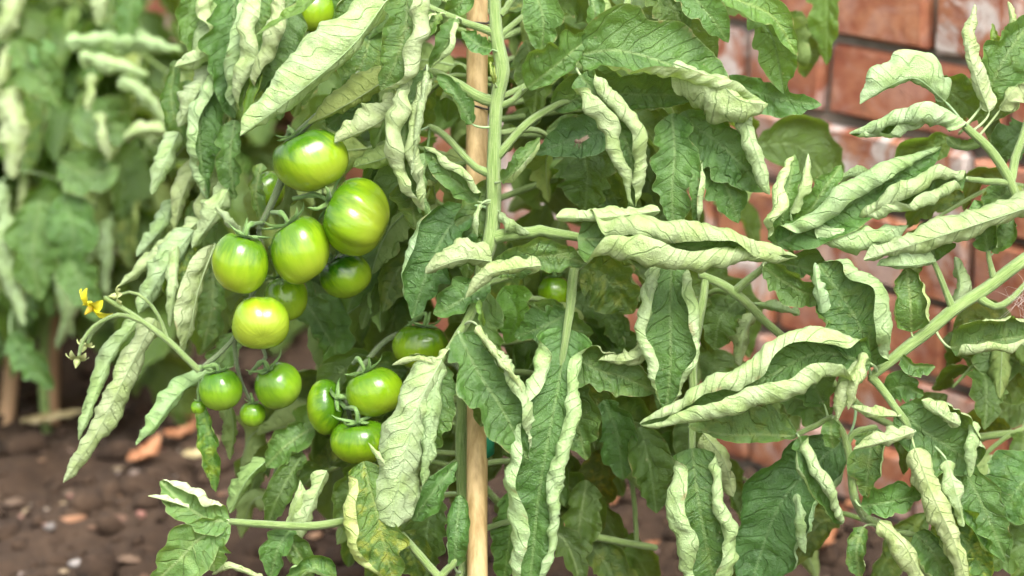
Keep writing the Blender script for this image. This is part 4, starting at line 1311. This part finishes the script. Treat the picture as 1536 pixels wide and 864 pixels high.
L(B, [(1195, 740), (1202, 780), (1208, 830)], (16, 16), 100, 165, 2, q=.1)
L(B, [(1038, 672), (1046, 740), (1056, 800), (1075, 890)], (62, 64), (205, 190), 0, -.3, q=.42, lobe=.12, prof=(.4, .4))
L(B, [(1055, 650), (1085, 690), (1100, 745)], 38, 30, 165, 3)
L(B, [(1145, 400), (1180, 425), (1210, 440), (1240, 448)], (32, 30), (30, 50), 20, .8)
L(B, [(1160, 395), (1200, 400), (1245, 415)], (34, 20), 30, 5, 2)
L(B, [(1200, 472), (1165, 462), (1128, 455)], (18, 22), 140, 165, 6)
L(B, [(1110, 445), (1080, 480), (1072, 525)], 36, 30, 10, 6, mat='leafdim')
L(B, [(1130, 470), (1115, 505), (1110, 550)], 28, 60, 165, 7)
deep(B, [(1600, 300, 12, 1400, 330, 8, 2, .05), (1610, 480, 12, 1430, 580, 10, 3, .055), (1620, 620, 14, 1400, 760, 12, 3, .06), (1580, 120, 10, 1440, 200, 10, 2, .05),
         (1300, 620, 10, 1130, 560, 14, 3, .06), (1330, 790, 12, 1150, 820, 16, 2, .055), (1640, 800, 18, 1480, 850, 14, 2, .06), (1102, 438, 8, 1020, 520, 14, 2, .055)],
     rolls=(20, 110), sag=.02)

# one blurred leaf dangling at the top right, from a plant out of view
L(A, [(1180, -60, 24), (1232, -30, 24), (1240, 40, 24), (1240, 98, 24)], (36, 40), 12, 25, 0, mat='leafdim', col=(1.35, 1.45, 1.2, 1), pet=.0, lobe=.03)

# the centre plant has more leaflets than can be kept apart: those deepest inside become one mass
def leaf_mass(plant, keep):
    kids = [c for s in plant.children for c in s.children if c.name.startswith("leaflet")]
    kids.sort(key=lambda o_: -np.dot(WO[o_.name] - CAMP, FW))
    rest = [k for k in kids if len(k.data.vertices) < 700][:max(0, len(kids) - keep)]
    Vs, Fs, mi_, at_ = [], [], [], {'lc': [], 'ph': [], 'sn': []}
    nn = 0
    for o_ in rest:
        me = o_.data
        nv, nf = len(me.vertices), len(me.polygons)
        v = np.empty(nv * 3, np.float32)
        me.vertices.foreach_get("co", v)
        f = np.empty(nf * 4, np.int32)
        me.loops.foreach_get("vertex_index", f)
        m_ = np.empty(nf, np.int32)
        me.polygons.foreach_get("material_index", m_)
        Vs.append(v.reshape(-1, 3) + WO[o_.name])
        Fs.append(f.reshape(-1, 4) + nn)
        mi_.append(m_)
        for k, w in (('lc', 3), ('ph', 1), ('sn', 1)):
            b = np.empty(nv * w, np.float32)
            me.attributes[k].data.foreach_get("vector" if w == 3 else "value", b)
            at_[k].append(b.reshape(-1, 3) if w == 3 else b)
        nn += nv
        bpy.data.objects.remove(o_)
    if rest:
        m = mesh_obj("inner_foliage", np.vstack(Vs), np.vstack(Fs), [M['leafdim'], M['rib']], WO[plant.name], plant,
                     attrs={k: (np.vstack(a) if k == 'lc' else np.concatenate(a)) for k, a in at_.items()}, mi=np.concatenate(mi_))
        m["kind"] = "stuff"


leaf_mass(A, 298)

# ------------------------------------------------------------------ plants further back at the left
def back_plant(xb, d, label, cane, tops, specs, seed):
    p0, p1 = at(xb, -60, d), at(xb + 5, 560, d - 4)
    g = np.array([p1[0], p1[1], 0.0])
    pl = thing("tomato_plant", label, "tomato plant", (g[0], g[1], 0))
    stalk(pl, "main_stem", [p0, at(xb - 8, 150, d - 1), at(xb + 10, 350, d - 2), p1, np.array([g[0], g[1], -.02])], .0055, world=True)
    deep(pl, specs, rolls=(5, 120), sag=.04, mat='leafdim', wf=.34, sway=.6, flip=.08)
    return pl


def ring_of(xb, d, n, y0_, y1_, reach, sz, seed):
    r_ = random.Random(seed)
    out = []
    for k in range(n):
        yy = y0_ + (y1_ - y0_) * (k + r_.random() * .6) / n
        sd_ = -1 if k % 2 else 1
        out.append((xb, yy, d, xb + sd_ * r_.uniform(.45, 1) * reach, yy + r_.uniform(-30, 70), d - r_.uniform(-8, 14), 3, sz * r_.uniform(.85, 1.15)))
    return out


P1 = back_plant(60, 98, "blurred tomato plant with pale curled leaves at the far left", None, None, ring_of(60, 96, 26, -40, 520, 200, .098, 3), 1)
P2 = back_plant(215, 138, "faint tomato plant furthest back, in front of the wall's far end", None, None, ring_of(215, 138, 26, -40, 440, 210, .11, 5), 2)
P3 = back_plant(-110, 105, "tomato plant cut by the left edge of the picture, behind the others", None, None, ring_of(-110, 105, 16, -40, 500, 190, .10, 8), 3)
# leaves of the far-left plant that can be told apart
for s in [([(98, 62), (160, 60), (215, 62), (272, 76)], 26, 110, 172), ([(118, 82), (165, 95), (222, 112)], 24, 110, 172), ([(178, 118), (215, 140), (246, 178)], 22, 110, 172),
          ([(248, 196), (210, 196), (175, 215)], 20, 110, 172), ([(178, 212), (160, 235), (144, 262)], 16, 110, 172), ([(205, -30), (195, 20), (192, 80)], 26, 60, 20),
          ([(150, -30), (152, 5), (150, 40)], 20, 80, 165), ([(20, 130), (25, 200), (20, 268)], 34, 40, 168), ([(-2, 280), (10, 360), (36, 488)], 30, 70, 170),
          ([(30, -20), (15, 30), (-5, 60)], 30, 80, 170), ([(130, 150), (150, 180), (200, 200)], 44, 30, 5), ([(95, 290), (110, 350), (100, 400)], 40, 30, 5),
          ([(60, 300), (50, 380), (60, 450)], 44, 40, 5), ([(70, 60), (65, 85), (75, 100)], 26, 30, 5), ([(90, 240), (130, 260), (180, 250)], 40, 30, 0),
          ([(15, 500), (45, 540), (80, 585)], 30, 40, 20), ([(100, 380), (130, 440), (150, 480)], 34, 40, 10), ([(20, 60), (60, 110), (90, 160)], 36, 40, 10)]:
    L(P1, s[0], s[1] * 1.45, s[2], s[3], 66, pucker=.0012, pet=.25)
for k in range(20):
    x, y = rng.uniform(-20, 290), rng.uniform(-30, 430)
    an, ln = rng.normal(.0, .55), rng.uniform(70, 130)
    L(P1 if k % 3 else P2, [(x, y), (x + math.sin(an) * ln * .5, y + math.cos(an) * ln * .5), (x + math.sin(an * 1.2) * ln, y + math.cos(an * 1.2) * ln)], rng.uniform(22, 32), 115, rng.uniform(150, 195),
      rng.uniform(58, 90) if k % 3 else rng.uniform(110, 130), pet=.3)
stake("bamboo_cane", at(92, -60, 104), at(52, 270, 100), .0095, 'cane', "brown blurred cane leaning among the pale leaves at far left")
stake("bamboo_cane", at(86, -60, 106), at(76, 560, 100), .0100, 'cane', "upright brown cane whose foot shows on the soil at far left")

# ------------------------------------------------------------------ fallen leaves, insect, hairs
def fallen(x, y, ln, ang, w, roll, mat, label, curl=.3):
    p = on_ground(x, y, .012)
    p[2] = max(p[2], float(ground_h(p[0], p[1])) + .010)
    dv = np.array([math.cos(ang), math.sin(ang), 0])
    W = [p - dv * ln * .4 + [0, 0, .010], p - dv * ln * .15 + [0, 0, .006], p + dv * ln * .2 + [0, 0, .008], p + dv * ln * .5 + [0, 0, .008 + ln * curl]]
    C = spline(W, 31)
    V, F, lc, ph, sn, _, _ = leaf_surface(C, np.tile([0, -.2, 1.0], (31, 1)), w, w, roll, roll, nv=30, m=8, pucker=.0012, lobe=.10, wave=.08)
    o = mesh_obj("fallen_leaf", V, F, M[mat], p)
    tag(o, label, "dry leaf", "dry leaves fallen on the soil")


fallen(76, 648, .085, .45, .014, 130, 'tan', "tan rolled dead leaf lying on soil at the far left", .05)
fallen(215, 695, .06, 1.0, .017, 70, 'dry', "curled orange dead leaf on bare soil below the hanging leaf")
fallen(288, 632, .05, 2.2, .014, 60, 'dry', "orange dead leaf on soil behind the small striped tomato")
fallen(268, 660, .05, .2, .012, 50, 'dry', "small orange dead leaf on soil under the flower stalk")
fallen(300, 690, .05, .5, .012, 50, 'tan', "pale tan dead leaf on soil behind the narrow hanging leaflet")
fallen(945, 852, .06, .2, .020, 60, 'dry', "large orange dead leaf at the bottom edge near the centre")
fallen(836, 815, .05, 1.4, .014, 50, 'dry', "upright orange dead leaf right of the stake at the bottom")
fallen(905, 775, .05, .3, .012, 50, 'dry', "orange scrap of leaf under the low horizontal stalk")
fallen(1165, 690, .06, 2.8, .022, 50, 'dry', "orange dead leaf on soil under the double-rolled leaf")
fallen(1310, 768, .075, .1, .024, 40, 'dry', "broad orange dead leaf at the foot of the wall")
fallen(1225, 825, .07, .9, .020, 60, 'dry', "orange dead leaf low on soil at the lower right")

ic = at(868, 212, 2.2)
I = thing("insect", "tiny brown dead insect lying on the dark leaf right of the stem", "insect", ic)
Cb = np.linspace(ic - RT * .0035, ic + RT * .0035, 9)
V, F, lc = tube_arrays(Cb, np.array([.1, .7, 1, .9, .6, 1, 1, .8, .1]) * .0019, 8, 0)
mesh_obj("body", V, F, M['insect'], ic, I)
for k, (dx, dy) in enumerate(((.008, .003), (.007, .0045))):
    W = [ic, ic + RT * dx * .5 + UPV * dy * .4 - FW * .002, ic + RT * dx + UPV * dy - FW * .002]
    V, F, lc, ph, sn, _, _ = leaf_surface(spline(W, 9), np.tile(-FW + UPV * .3, (9, 1)), .0012, .0012, 10, 10, nv=8, m=3, pucker=0, lobe=0)
    mesh_obj("wing", V, F, M['wing'], ic, I)
for k in range(5):
    a = rng.uniform(-2.6, -.4)
    W = [ic, ic + (RT * math.cos(a) + UPV * math.sin(a)) * .003 - FW * .001, ic + (RT * math.cos(a) + UPV * math.sin(a)) * .0055 + FW * .001]
    V, F, lc = tube_arrays(spline(W, 6), np.full(6, .00022), 4, 0)
    mesh_obj("insect_leg", V, F, M['insect'], ic, I)

# wisp of dry seed hairs caught on the right-hand stem
hv, hf, nn_ = [], [], 0
hc = at(1528, 452, -1.2)
for k in range(20):
    d_ = nrm(rng.normal(0, 1, 3) * np.array([1, .4, 1]) + np.array([.5, 0, 0]))
    W = [hc + rng.normal(0, .003, 3), hc + d_ * rng.uniform(.006, .015) + rng.normal(0, .003, 3), hc + d_ * rng.uniform(.012, .028) + rng.normal(0, .006, 3)]
    V, F, lc = tube_arrays(spline(W, 8), np.full(8, .00009), 3, 0)
    hv.append(V)
    hf.append(F + nn_)
    nn_ += len(V)
wf_ = mesh_obj("seed_fluff", np.vstack(hv), np.vstack(hf), M['hair'], hc)
wf_["kind"] = "stuff"
tag(wf_, "wisp of fine pale dry hairs caught on the right stem", "fluff")
